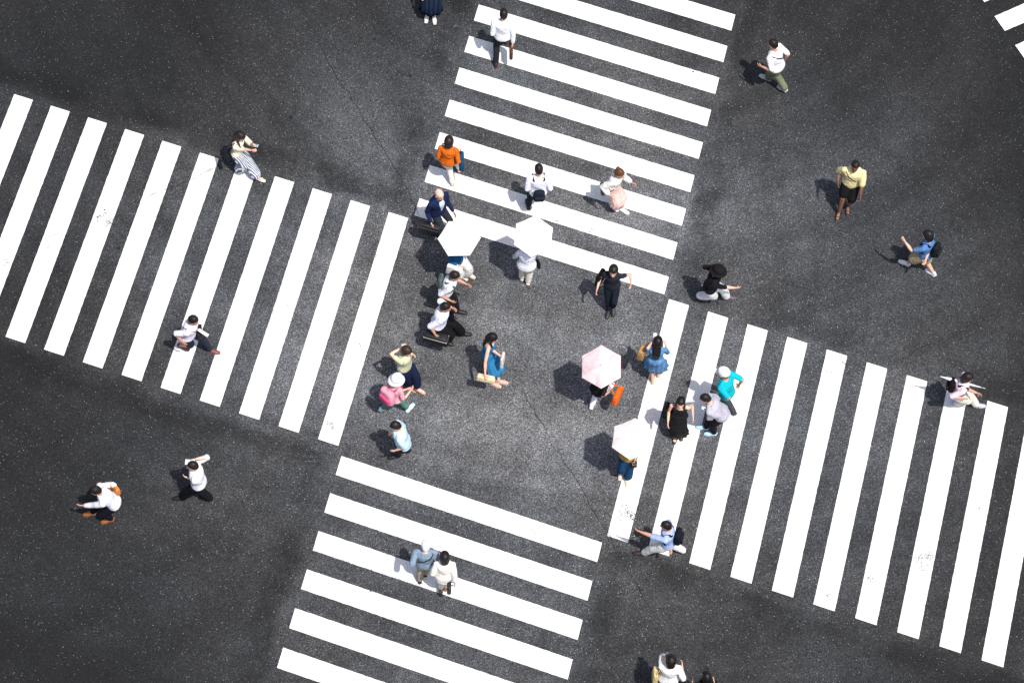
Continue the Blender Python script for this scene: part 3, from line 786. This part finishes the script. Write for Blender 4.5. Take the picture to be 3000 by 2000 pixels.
# ------------------------------------------------------------------ the people on the crossing
TS = dict
def sh_(c, **k): return dict(c=c, **k)
DK = (0.016, 0.016, 0.020)

P = person('skirt', 'woman in a long dark navy skirt and white shoes, cut off by the top edge', None, -90, 1.62, 'f',
    base_uv=at(1266, 30, 0), feet=((1272, 48), (1252, 42, .05)), hair=('long', HB), top=sh_((.6, .6, .62), sleeve=.7), bottom=dict(k='skirt', c=(.008, .020, .045), len=1.50, flare=.10, pat=('v', 3.0, (.004, .008, .02))), shoes=('shoe', (.78, .74, .66)))

P = person('briefcase', 'man in white long sleeves and black trousers carrying a brown and black briefcase', (1476, 38), 93, 1.74, 'm',
    feet=((1453, 190), (1484, 122)), hands=(('l', -.22, .12, .95), (1502, 126, .78)), hair=('short', HB), nod=.25, top=sh_(WHITE, sleeve=1.92, infl=.022, collar=True), bottom=dict(k='trousers', c=DK), shoes=('shoe', (.05, .015, .01)))
handbag(P, 1, 'slim brown and black leather briefcase carried by the man in white at the top', (.05, .022, .012), 'briefcase', 'briefcase', (.40, .08, .29), .07, hc=(.25, .09, .03), trim=(.28, .11, .05), taper=.98)

P = person('tee_olive', 'man in a white T-shirt and olive trousers with a dark strap across his back', (2269, 130), 148, 1.72, 'm',
    feet=((2251, 230), (2300, 262, .06)), hands=((2233, 196, 1.05), ('l', .26, -.20, .92)), lean=.14, nod=.3, skinc=SK_M, top=sh_(WHITE, sleeve=.85, infl=.028), bottom=dict(k='trousers', c=(.16, .18, .11), w=1.15, hw=1.2), shoes=('shoe', (.45, .50, .44)))
crossbody(P, 'crossbody_bag', 'small black crossbody bag worn by the man in olive trousers', 'bag', (.02, .02, .025), side=1, size=(.18, .06, .14))

P = person('long_hair_phone', 'woman with long dark hair in cream blouse and striped wide trousers, holding a phone', (700, 392), -22, 1.60, 'f',
    feet=((768, 528, .05), (697, 498)), hands=((742, 422, 1.18), (735, 440, 1.08)), lean=.08, nod=.45, hair=('long', (.018, .011, .008)), top=sh_((.80, .70, .55), sleeve=.9, slw=1.2), bottom=dict(k='trousers', c=(.66, .68, .72), w=1.35, hw=1.7, len=(1.85, 1.75), pat=('v', 9, (.10, .12, .17))), shoes=('sandal', (.72, .70, .68)))
slab(P, 0, 'phone', 'pale smartphone held out in front of the woman with long dark hair', 'phone', (.075, .15, .010), (.65, .60, .62), fd=V(.0, .9, .35), off=V(0, .05, .02), screen=(.25, .3, .4))
shoulderbag(P, 1, 'black shoulder bag hanging behind the woman in striped trousers', (.010, .012, .02), size=(.32, .10, .26), t=.12, back=45)

P = person('orange', 'woman in a bright orange top and white trousers with a blue tote bag, walking away', (1315, 415), 82, 1.62, 'f',
    feet=((1325, 538), (1346, 497, .03)), hands=(('l', -.20, .14, 1.00), ('l', .25, .08, .98)), hair=('bob', (.018, .010, .007)), top=sh_((.66, .135, .010), sleeve=1.35, infl=.020, slw=1.1, fold=1.3), bottom=dict(k='trousers', c=(.80, .77, .70), w=1.05), shoes=('sandal', (.45, .24, .13)))
shoulderbag(P, 1, 'deep blue tote bag on the arm of the woman in the orange top', (.010, .06, .13), name='tote_bag', size=(.38, .12, .34), t=.10, back=-10, sc_=(.02, .03, .09))

P = person('bald', 'bald man in a navy jacket over a pale blue shirt, carrying a black case', (1286, 566), -48, 1.72, 'm',
    feet=((1322, 664), (1291, 688)), hands=(('l', -.24, .2, .9), (1262, 651, .84)), nod=.15, skinc=(.78, .50, .38), hair=(None, HB), top=sh_((.010, .018, .060), sleeve=1.9, infl=.030, hem=-.10, name='jacket', shirt=(.55, .62, .80)), bottom=dict(k='trousers', c=(.028, .034, .042)), shoes=('shoe', BLACK))
handbag(P, 1, 'wide black case carried low by the bald man in the navy jacket', (.010, .010, .011), 'briefcase', 'case', (.50, .15, .36), .04, along=-14, trim=(.10, .10, .11), off=V(-.08, 0, 0), taper=1.0)

P = person('umbrella_left', 'woman in blue top and white trousers half hidden under a white umbrella', (1345, 722), -32, 1.60, 'f',
    feet=((1368, 800, .03), (1349, 803)), hands=(('w', umb_hand((1345, 698), 1.80, (-.05, -.22, 1))), (1342, 778, .95)), lean=.05, hair=('bob', HB), top=sh_((.010, .085, .22), sleeve=1.8, infl=.018), bottom=dict(k='trousers', c=(.80, .79, .76), w=1.5, hw=1.7, len=(1.75, 1.7)), shoes=('shoe', (.72, .48, .38)))
umbrella(P, 0, 'white umbrella on the left of the pair, beside the bald man', (.93, .93, .88), (1345, 698), 1.80, .46, 3)
handbag(P, 1, 'big white cloth bag held behind the woman in the blue top', WHITE, 'tote_bag', 'bag', (.40, .12, .34), .02, off=V(-.12, -.05, .05), along=-20, mat=cloth((.80, .79, .77)), hc=(.75, .74, .72))
shoulderbag(P, -1, 'pale blue pouch beside the woman in the blue top', (.12, .28, .55), name='pouch', size=(.16, .06, .26), t=-.2, back=-30)

P = person('umbrella_right', 'person in a white shirt and cream trousers under the right one of two white umbrellas', (1546, 722), 90, 1.68, 'f',
    feet=((1529, 814, .02), (1547, 826)), hands=((1503, 755, .80), ('w', umb_hand((1563, 692), 1.84, (.0, -.30, 1)))), hair=('short', HB), top=sh_((.78, .78, .86), sleeve=1.85, infl=.03, hem=-.12, flare=.02), bottom=dict(k='trousers', c=(.80, .74, .64), w=1.05, hw=1.15), shoes=('shoe', (.75, .70, .62)))
umbrella(P, 1, 'white umbrella on the right of the pair, over the cream trousers', (.94, .94, .96), (1563, 692), 1.84, .455, 27)
shoulderbag(P, 1, 'small black shoulder bag beside the person in cream trousers', (.012, .012, .014), size=(.20, .08, .20), t=-.05, back=-20)

P = person('backpack_white', 'man in a white shirt and dark trousers with a dark backpack hanging low, walking away', (1579, 497), 97, 1.70, 'm',
    feet=((1549, 606), (1580, 572, .04)), hands=(('l', -.24, .10, .92), ('l', .25, .02, .88)), nod=.35, lean=.08, top=sh_((.78, .79, .90), sleeve=1.9, infl=.024, slw=1.1), bottom=dict(k='trousers', c=(.018, .022, .032)), shoes=('shoe', BLACK))
backpack(P, 'dark navy backpack hanging low on the man in the white shirt', (.012, .018, .032), (.28, .12, .36), low=.38)

P = person('pink_dress', 'woman with a brown bun, pink dress and loose white wrap, striding down-right', (1812, 506), -35, 1.60, 'f',
    feet=((1819, 612), (1792, 598, .05)), hands=(('l', -.26, .22, 1.00), ('l', .30, .02, .98)), lean=.08, nod=.3, skinc=SK_M, hair=('bun', (.10, .042, .016)), top=sh_((.80, .78, .74), sleeve=1.7, infl=.030, slw=1.7, name='wrap', hem=.25), bottom=dict(k='skirt', c=(.82, .55, .49), len=1.45, flare=.04, waist=.5), shoes=('shoe', (.80, .78, .76)))
crossbody(P, 'crossbody_bag', 'black crossbody bag worn at the back by the woman in pink', 'bag', (.015, .010, .012), side=1, size=(.26, .09, .18), bagphi=-40)

P = person('yellow', 'man in a pale yellow shirt and black shorts walking towards the camera', (2506, 484), -97, 1.72, 'm',
    feet=((2484, 606), (2458, 622, .03)), hands=((2521, 572, .86), ('l', .30, .12, 1.08)), skinc=SK_D, nod=.0, top=sh_((.82, .70, .36), sleeve=1.0, infl=.032, slw=1.25, hem=-.14), bottom=dict(k='shorts', c=(.008, .008, .009), w=1.25, len=(.95, .70)), shoes=('sandal', (.02, .015, .012)))
crossbody(P, 'crossbody_bag', 'small dark crossbody bag of the man in the yellow shirt', 'bag', (.02, .015, .012), side=-1, size=(.16, .06, .12), behind=True)

P = person('blue_runner', 'person in a blue T-shirt and khaki shorts taking a long stride, one arm out', (2721, 688), 152, 1.62, 'm',
    feet=((2659, 772), (2735, 802)), hands=((2652, 709, 1.25), (2706, 784, .80)), lean=.04, nod=.1, skinc=SK_L, hair=('bob', HB), top=sh_((.09, .20, .44), sleeve=.7, infl=.024), bottom=dict(k='shorts', c=(.42, .34, .21), w=1.3, len=(.98, .85), hw=1.2), shoes=('shoe', (.72, .72, .78)))
backpack(P, 'black backpack on the person in the blue T-shirt', (.010, .012, .018), (.28, .14, .38))

P = person('black_white', 'person in a black top, dark hat and white trousers striding right', (2103, 786), -7, 1.68, 'm',
    feet=((2128, 870, .0), (2047, 868, .05)), hands=(('l', -.24, -.10, 1.0), (2152, 843, .98)), lean=.08, top=sh_((.008, .008, .012), sleeve=1.3, infl=.026), bottom=dict(k='trousers', c=(.78, .78, .78), w=1.25, hw=1.2), shoes=('shoe', (.10, .08, .09)), hair=('bob', HB), hat=('brimmed', (.010, .009, .010)))

P = person('black_facing', 'woman in black top and trousers with a black bag, walking towards the camera', (1797, 793), -95, 1.64, 'f',
    feet=((1797, 898, .06), (1784, 908)), hands=(('l', -.40, .06, 1.22), ('l', .30, .12, .92)), nod=-.05, hair=('bob', HB), top=sh_((.020, .022, .030), sleeve=.35, infl=.016), bottom=dict(k='trousers', c=(.010, .014, .024), w=1.0), shoes=('shoe', (.02, .02, .022)))
shoulderbag(P, 1, 'large black shoulder bag of the woman in black facing the camera', (.008, .008, .010), size=(.34, .12, .36), t=.22, back=20)

P = person('pale_pink_stride', 'man in a pale lilac shirt and dark jeans striding right across the left crossing', (561, 930), -18, 1.68, 'm',
    feet=((616, 1026), (528, 1012)), hands=((585, 968, 1.05), ('l', .27, -.15, .92)), lean=.12, nod=.35, skinc=SK_M, top=sh_((.76, .71, .84), sleeve=1.1, infl=.030, slw=1.2), bottom=dict(k='trousers', c=(.018, .024, .042), w=1.05, len=(1.95, .95)), shoes=('shoe', (.17, .060, .052)))
slab(P, 0, 'paper', 'sheet of white paper held by the man in the lilac shirt', 'paper', (.07, .27, .008), (.80, .80, .80), fd=V(.3, 1, .1), off=V(0, .06, .03))
crossbody(P, 'shoulder_bag', 'black bag hanging in front of the man in the lilac shirt', 'bag', (.010, .010, .012), side=-1, size=(.28, .10, .24), bagphi=120)

P = person('tee_shade', 'man in a white T-shirt with a grey-green backpack, just below a white umbrella', (1327, 805), -12, 1.68, 'm',
    feet=((1340, 912), (1308, 922)), hands=(('l', -.24, .22, .92), (1318, 880, .95)), lean=.14, nod=.3, skinc=SK_M, top=sh_(WHITE, sleeve=.95, infl=.028), bottom=dict(k='trousers', c=(.012, .013, .018)), shoes=('shoe', BLACK))
backpack(P, 'grey-green backpack on the man in the white T-shirt below the umbrellas', (.09, .13, .12), (.26, .11, .34))

P = person('duffel', 'man in a white T-shirt and black trousers carrying a black holdall, touching his face', (1301, 890), -10, 1.70, 'm',
    feet=((1352, 975, .02), (1302, 1000)), hands=((1322, 900, 1.42), (1274, 978, .78)), lean=.10, nod=.25, skinc=SK_M, top=sh_((.76, .77, .88), sleeve=1.0, infl=.034, slw=1.2), bottom=dict(k='trousers', c=(.007, .007, .009), w=1.35, hw=1.3), shoes=('shoe', BLACK))
handbag(P, 1, 'long black holdall hanging from the hand of the man in the white T-shirt', (.007, .007, .008), 'holdall', 'bag', (.56, .20, .26), .03, along=-14, trim=(.30, .30, .28), taper=.9)
shoulderbag(P, -1, 'black jacket-like tote on the far arm of the man with the holdall', (.006, .006, .008), name='tote_bag', size=(.30, .12, .46), t=.22, back=-40)

P = person('blue_dress', 'woman with very long black hair in a bright blue dress holding a cream bag', (1440, 986), -12, 1.60, 'f',
    feet=((1462, 1118, .02), (1442, 1122)), hands=((1466, 1042, 1.08), (1421, 1098, .86)), lean=.03, nod=.3, hair=('long', (.007, .006, .006)), skinc=SK_L, top=sh_((.028, .17, .35), sleeve=0, infl=.016, low=True, name='dress_top'), bottom=dict(k='skirt', c=(.028, .18, .37), len=.98, flare=.10), shoes=('shoe', (.55, .36, .28)))
handbag(P, 1, 'soft cream bag carried low by the woman in the bright blue dress', (.80, .62, .38), 'handbag', 'bag', (.42, .13, .17), .02, along=-10, mat=cloth((.82, .66, .42)), hc=(.7, .5, .3))
handbag(P, 0, 'pale grey cloth bag on the bent arm of the woman in bright blue dress', (.60, .56, .50), 'tote_bag', 'bag', (.28, .08, .34), .0, along=80, mat=cloth((.60, .57, .52)), off=V(.03, .02, .05))

P = person('olive_top', 'woman in a pale olive top and navy trousers with both arms raised to her head', (1190, 1030), -25, 1.62, 'f',
    feet=((1222, 1138, .08), (1196, 1130)), hands=((1205, 1034, 1.52), (1174, 1020, 1.50)), lean=.03, skinc=(.80, .52, .40), hair=('bob', (.03, .018, .012)), top=sh_((.55, .56, .38), sleeve=.6, infl=.026), bottom=dict(k='trousers', c=(.008, .014, .042), w=1.35, hw=1.3, len=(1.75, 1.7)), shoes=('sandal', (.55, .25, .2)))

P = person('pink_pack', 'person in a white hat and green trousers with a pink backpack, legs apart', (1160, 1112), 48, 1.56, 'f',
    feet=((1196, 1200), (1116, 1198)), hands=((1190, 1140, 1.05), ('l', .22, .2, 1.0)), lean=.05, hair=('bob', HB), hat=('sun', (.78, .78, .80)), top=sh_((.74, .38, .43), sleeve=.8, infl=.028), bottom=dict(k='trousers', c=(.10, .22, .17), w=1.1, len=(1.75, 1.75)), shoes=('shoe', (.55, .78, .80)))
backpack(P, 'pink and pale rose backpack under a white hat', (.80, .32, .42), (.38, .17, .42), pocket=(.72, .07, .20), sc_=(.75, .08, .2))

P = person('light_blue', 'man in a pale blue shirt and dark trousers walking left, head bowed', (1163, 1248), 188, 1.68, 'm',
    feet=((1166, 1334), (1196, 1318, .06)), hands=((1160, 1318, .90), ('l', .24, .05, .9)), lean=.10, nod=.4, top=sh_((.55, .72, .84), sleeve=1.0, infl=.034, slw=1.2, hem=-.30), bottom=dict(k='trousers', c=(.010, .016, .030)), shoes=('shoe', BLACK))

P = person('pink_umbrella', 'person in a black tunic and white trousers under the pink umbrella', (1762, 1084), 62, 1.62, 'f',
    feet=((1733, 1190, .02), (1781, 1140)), hands=(('w', umb_hand((1762, 1074), 1.84, (-.02, -.30, 1))), ('l', .24, -.1, .9)), hair=('bob', HB), top=sh_((.010, .010, .012), sleeve=1.2, infl=.02, hem=-.18, name='tunic'), bottom=dict(k='trousers', c=(.80, .80, .82), w=1.0), shoes=('shoe', (.80, .80, .82)))
umbrella(P, 0, 'pale pink umbrella with six panels in the middle of the junction', (.80, .60, .62), (1762, 1074), 1.84, .465, 32)
shoulderbag(P, 1, 'bright orange bag sticking out beside the pink umbrella', (.80, .13, .015), size=(.42, .13, .30), t=-.05, back=-5, off=V(.16, .04, .0))

P = person('denim_dress', 'woman with long black hair in a flared denim-blue dress holding up a phone', (1927, 1005), 85, 1.60, 'f',
    feet=((1912, 1118), (1930, 1096, .04)), hands=((1911, 1000, 1.48), (1951, 1012, 1.28)), nod=.1, hair=('long', (.007, .006, .006)), top=sh_((.10, .24, .46), sleeve=.8, infl=.016), bottom=dict(k='skirt', c=(.12, .27, .50), len=.98, flare=.09, pat=('v', 3.2, (.085, .20, .40))), shoes=('sandal', (.6, .42, .3)))
slab(P, 0, 'phone', 'white smartphone raised by the woman in the denim-blue dress', 'phone', (.08, .16, .010), (.80, .80, .82), fd=V(0, .7, .6), off=V(0, .06, .06), screen=(.6, .62, .66))
handbag(P, 0, 'woven straw bag on the arm of the woman in the denim-blue dress', (.42, .25, .10), 'straw_bag', 'bag', (.30, .16, .26), .0, mat=cloth((.45, .28, .12), pattern=('h', 14, (.22, .12, .05))), off=V(-.24, -.12, -.18), along=70)

P = person('teal', 'man in a teal T-shirt and white cap striding up-left on the right crossing', (2124, 1096), 152, 1.72, 'm',
    feet=((2098, 1190), (2150, 1208, .05)), hands=((2120, 1162, .95), (2166, 1126, 1.05)), lean=.10, nod=.15, skinc=SK_M, hat=('cap', (.80, .78, .74)), top=sh_((.004, .42, .50), sleeve=.8, infl=.026), bottom=dict(k='trousers', c=(.055, .055, .062), w=1.0), shoes=('shoe', (.03, .03, .034)))

P = person('bending', 'leaning person in pale grey shirt, black trousers and light blue shoes beside man in teal', (2078, 1163), 178, 1.62, 'm',
    feet=((2092, 1268), (2068, 1252, .03)), hands=((2078, 1206, .95), ('l', .26, .05, 1.0)), lean=.30, nod=.5, top=sh_((.43, .42, .49), sleeve=1.3, infl=.040, slw=1.5, hem=-.2), bottom=dict(k='trousers', c=(.008, .008, .013), w=1.15), shoes=('shoe', (.42, .62, .80)))
handbag(P, 0, 'small white carrier bag held low by the leaning person in grey', (.75, .73, .80), 'carrier_bag', 'bag', (.22, .10, .26), .04, mat=cloth((.76, .74, .82)), off=V(.10, -.05, 0))

P = person('black_dress', 'woman in a long black dress with bare shoulders and dark hair walking towards the camera', (1994, 1180), -96, 1.60, 'f',
    feet=((1996, 1262, .05), (1981, 1274)), hands=(('l', -.30, -.03, .95), ('l', .20, .22, 1.0)), nod=-.1, hair=('long', (.007, .006, .006)), skinc=(.80, .47, .33), top=sh_((.010, .010, .011), sleeve=0, infl=.014, low=True, name='dress_top'), bottom=dict(k='skirt', c=(.011, .011, .012), len=1.80, flare=.05), shoes=('sandal', (.02, .015, .012)))
shoulderbag(P, 1, 'soft black bag on the arm of the woman in the long black dress', (.008, .008, .009), size=(.30, .12, .34), t=.15, back=10)

P = person('mustard', 'woman in a mustard top and blue wide trousers under the cream umbrella', (1846, 1300), -96, 1.62, 'f',
    feet=((1838, 1398), (1822, 1378, .05)), hands=((1863, 1338, .98), ('w', umb_hand((1853, 1285), 1.84, (.0, -.16, 1)))), hair=('bob', HB), top=sh_((.50, .29, .06), sleeve=1.2, infl=.024, hem=-.18), bottom=dict(k='trousers', c=(.008, .050, .12), w=1.1, hw=1.6, len=(1.90, 1.35)), shoes=('shoe', (.72, .52, .42)))
umbrella(P, 1, 'cream white umbrella over the woman in blue wide trousers', (.84, .76, .73), (1853, 1285), 1.84, .46, 25)
handbag(P, 0, 'small black handbag with brown trim beside the blue trousers', (.012, .012, .013), 'handbag', 'bag', (.24, .11, .20), .02, trim=(.30, .18, .05), along=-75)

P = person('blue_stride', 'man in a light blue shirt and cream trousers taking a very long stride', (1955, 1533), 172, 1.70, 'm',
    feet=((1886, 1620), (2004, 1614)), hands=((1874, 1556, 1.15), (1966, 1612, .78)), lean=.06, nod=.15, skinc=SK_M, top=sh_((.35, .45, .72), sleeve=1.15, infl=.026, slw=1.15), bottom=dict(k='trousers', c=(.70, .69, .64), w=1.25), shoes=('shoe', (.03, .018, .014)))
backpack(P, 'black backpack on the man in the light blue shirt', (.008, .010, .016), (.30, .15, .40))

P = person('pink_right', 'person in a pale pink shirt and cream trousers striding right at the right-hand edge', (2835, 1097), -4, 1.64, 'm',
    feet=((2864, 1186), (2800, 1180)), hands=((2860, 1150, 1.0), ('l', .24, .0, .95)), lean=.06, nod=.15, skinc=SK_M, hair=('bob', HB), top=sh_((.80, .62, .68), sleeve=1.2, infl=.032, slw=1.2), bottom=dict(k='trousers', c=(.68, .66, .58), w=1.2, hw=1.2), shoes=('shoe', (.40, .42, .50)))
backpack(P, 'black backpack on the person in pale pink', (.010, .006, .010), (.26, .14, .36))
o = item('folded_umbrella', 'closed white umbrella carried level under the arm of the person in pale pink', 'umbrella', at(2824, 1121, 1.18))
bm = bmesh.new(); d_ = (at(2880, 1135, 1.16)-at(2768, 1105, 1.20)).normalized()
tube(bm, [d_*-.42, d_*-.30, d_*.05, d_*.36], [.020, .036, .030, .010], n=10); obj('folded_canopy', bm, cloth((.72, .75, .84), fold=1.2), o)
bm = bmesh.new(); tube(bm, [d_*.36, d_*.46], [.006, .005], n=8); obj('tip', bm, plain((.6, .6, .6), .4, .5), o)
bm = bmesh.new(); tube(bm, [d_*-.40, d_*-.50], [.012, .014], n=8); obj('handle', bm, plain((.7, .7, .72), .4), o)

P = person('orange_bag', 'man in a white shirt and black trousers with brown shoes, bent forward, walking left', (287, 1426), 196, 1.70, 'm',
    feet=((326, 1519), (268, 1500, .06)), hands=((243, 1480, .90), ('l', .30, -.12, 1.12)), lean=.24, nod=.4, skinc=SK_M, top=sh_(WHITE, sleeve=1.75, infl=.028, slw=1.15, collar=True), bottom=dict(k='trousers', c=(.008, .009, .016), w=1.1), shoes=('shoe', (.26, .085, .02)))
shoulderbag(P, 1, 'tan orange leather bag behind the man at the lower left', (.62, .20, .025), size=(.28, .10, .22), t=.45, back=60, mat=plain((.62, .20, .025), .5), sc_=(.3, .1, .02))

P = person('phone_up', 'man in a white shirt and black trousers with one hand raised over his head', (566, 1362), 180, 1.72, 'm',
    feet=((536, 1456, .02), (614, 1460)), hands=((553, 1400, 1.05), (574, 1344, 1.62)), lean=.04, nod=.1, look=10, skinc=(.80, .50, .40), top=sh_(WHITE, sleeve=1.2, infl=.030, slw=1.15, collar=True), bottom=dict(k='trousers', c=(.007, .007, .009), w=1.25, hw=1.2), shoes=('shoe', BLACK))
slab(P, 1, 'folder', 'thin pale card held above the head of the man at the lower left', 'card', (.12, .20, .008), (.66, .72, .72), fd=V(0, 1, 0), off=V(-.05, .08, .03))

P = person('grey_hair', 'white-haired man in grey-blue shirt and khaki trousers with a dark strap across him', (1247, 1600), 90, 1.64, 'm',
    feet=((1230, 1700), (1246, 1680, .03)), hands=((1206, 1632, 1.05), ('l', .26, .05, .98)), skinc=(.72, .42, .32), hair=('short', (.72, .73, .72)), nod=.2, top=sh_((.20, .27, .35), sleeve=.9, infl=.028, slw=1.1), bottom=dict(k='trousers', c=(.32, .28, .22), w=1.1), shoes=('shoe', (.02, .017, .015)))
crossbody(P, 'crossbody_bag', 'dark crossbody bag on the left hip of the white-haired man', 'bag', (.03, .022, .016), side=-1, size=(.22, .08, .20), strapw=.04, sc_=(.02, .025, .032))

P = person('cream_jacket', 'woman with a dark bob in a cream cardigan walking beside the white-haired man', (1303, 1636), 92, 1.56, 'f',
    feet=((1292, 1728, .0), (1306, 1722)), hands=(('l', -.24, .10, .95), (1334, 1708, .78)), nod=.3, skinc=(.80, .50, .38), hair=('bob', (.010, .008, .008)), top=sh_((.84, .78, .70), sleeve=1.85, infl=.036, slw=1.35, hem=-.28, flare=.03, name='cardigan'), bottom=dict(k='trousers', c=(.72, .64, .58), w=1.05, len=(1.8, 1.8)), shoes=('shoe', (.25, .13, .05)))
handbag(P, 1, 'black bag carried by the woman in the cream cardigan', (.010, .010, .011), 'handbag', 'bag', (.28, .09, .24), .0, off=V(-.10, -.04, .06))

P = person('bottom_white', 'woman with dark hair in a white top lifting a phone, at the bottom edge', (1966, 1936), 92, 1.62, 'f',
    feet=(('l', -.09, .20, 0), ('l', .09, -.20, .02)), hands=((1948, 1928, 1.40), ('l', .26, .10, 1.05)), nod=.25, hair=('bob', (.010, .007, .006)), top=sh_((.80, .79, .78), sleeve=1.0, infl=.030, slw=1.3, hem=-.2, flare=.03), bottom=dict(k='trousers', c=(.10, .10, .12)), shoes=('shoe', BLACK))
slab(P, 0, 'phone', 'dark smartphone held up by the woman in white at the bottom edge', 'phone', (.075, .15, .010), (.05, .04, .04), fd=V(0, .6, .7), off=V(0, .05, .05), screen=(.1, .1, .12))
shoulderbag(P, -1, 'pale yellow straw bag of the woman in white at the bottom edge', (.70, .55, .28), name='straw_bag', size=(.30, .12, .34), t=.25, back=0, mat=cloth((.72, .58, .30), pattern=('v', 10, (.45, .33, .14))))

P = person('bottom_black', 'dark-haired woman in black cut off by the bottom edge', (2070, 1984), 100, 1.60, 'f',
    feet=(('l', -.09, .15, 0), ('l', .09, -.15, .02)), hands=(('l', -.22, .1, 1.0), (2092, 1996, 1.32)), hair=('long', (.006, .005, .005)), top=sh_((.010, .010, .010), sleeve=.8, infl=.022), bottom=dict(k='skirt', c=(.012, .012, .014), len=1.2), shoes=('shoe', BLACK))


# ------------------------------------------------------------------ bake the voxel-merged surfaces
bpy.context.view_layer.update()
dg = bpy.context.evaluated_depsgraph_get()
baked = []
for o in PENDING:
    baked.append((o, bpy.data.meshes.new_from_object(o.evaluated_get(dg))))
for o, me in baked:
    old = o.data; o.modifiers.clear(); me.name = o.name; o.data = me
    me.polygons.foreach_set('use_smooth', [True]*len(me.polygons))
    if old.users == 0: bpy.data.meshes.remove(old)
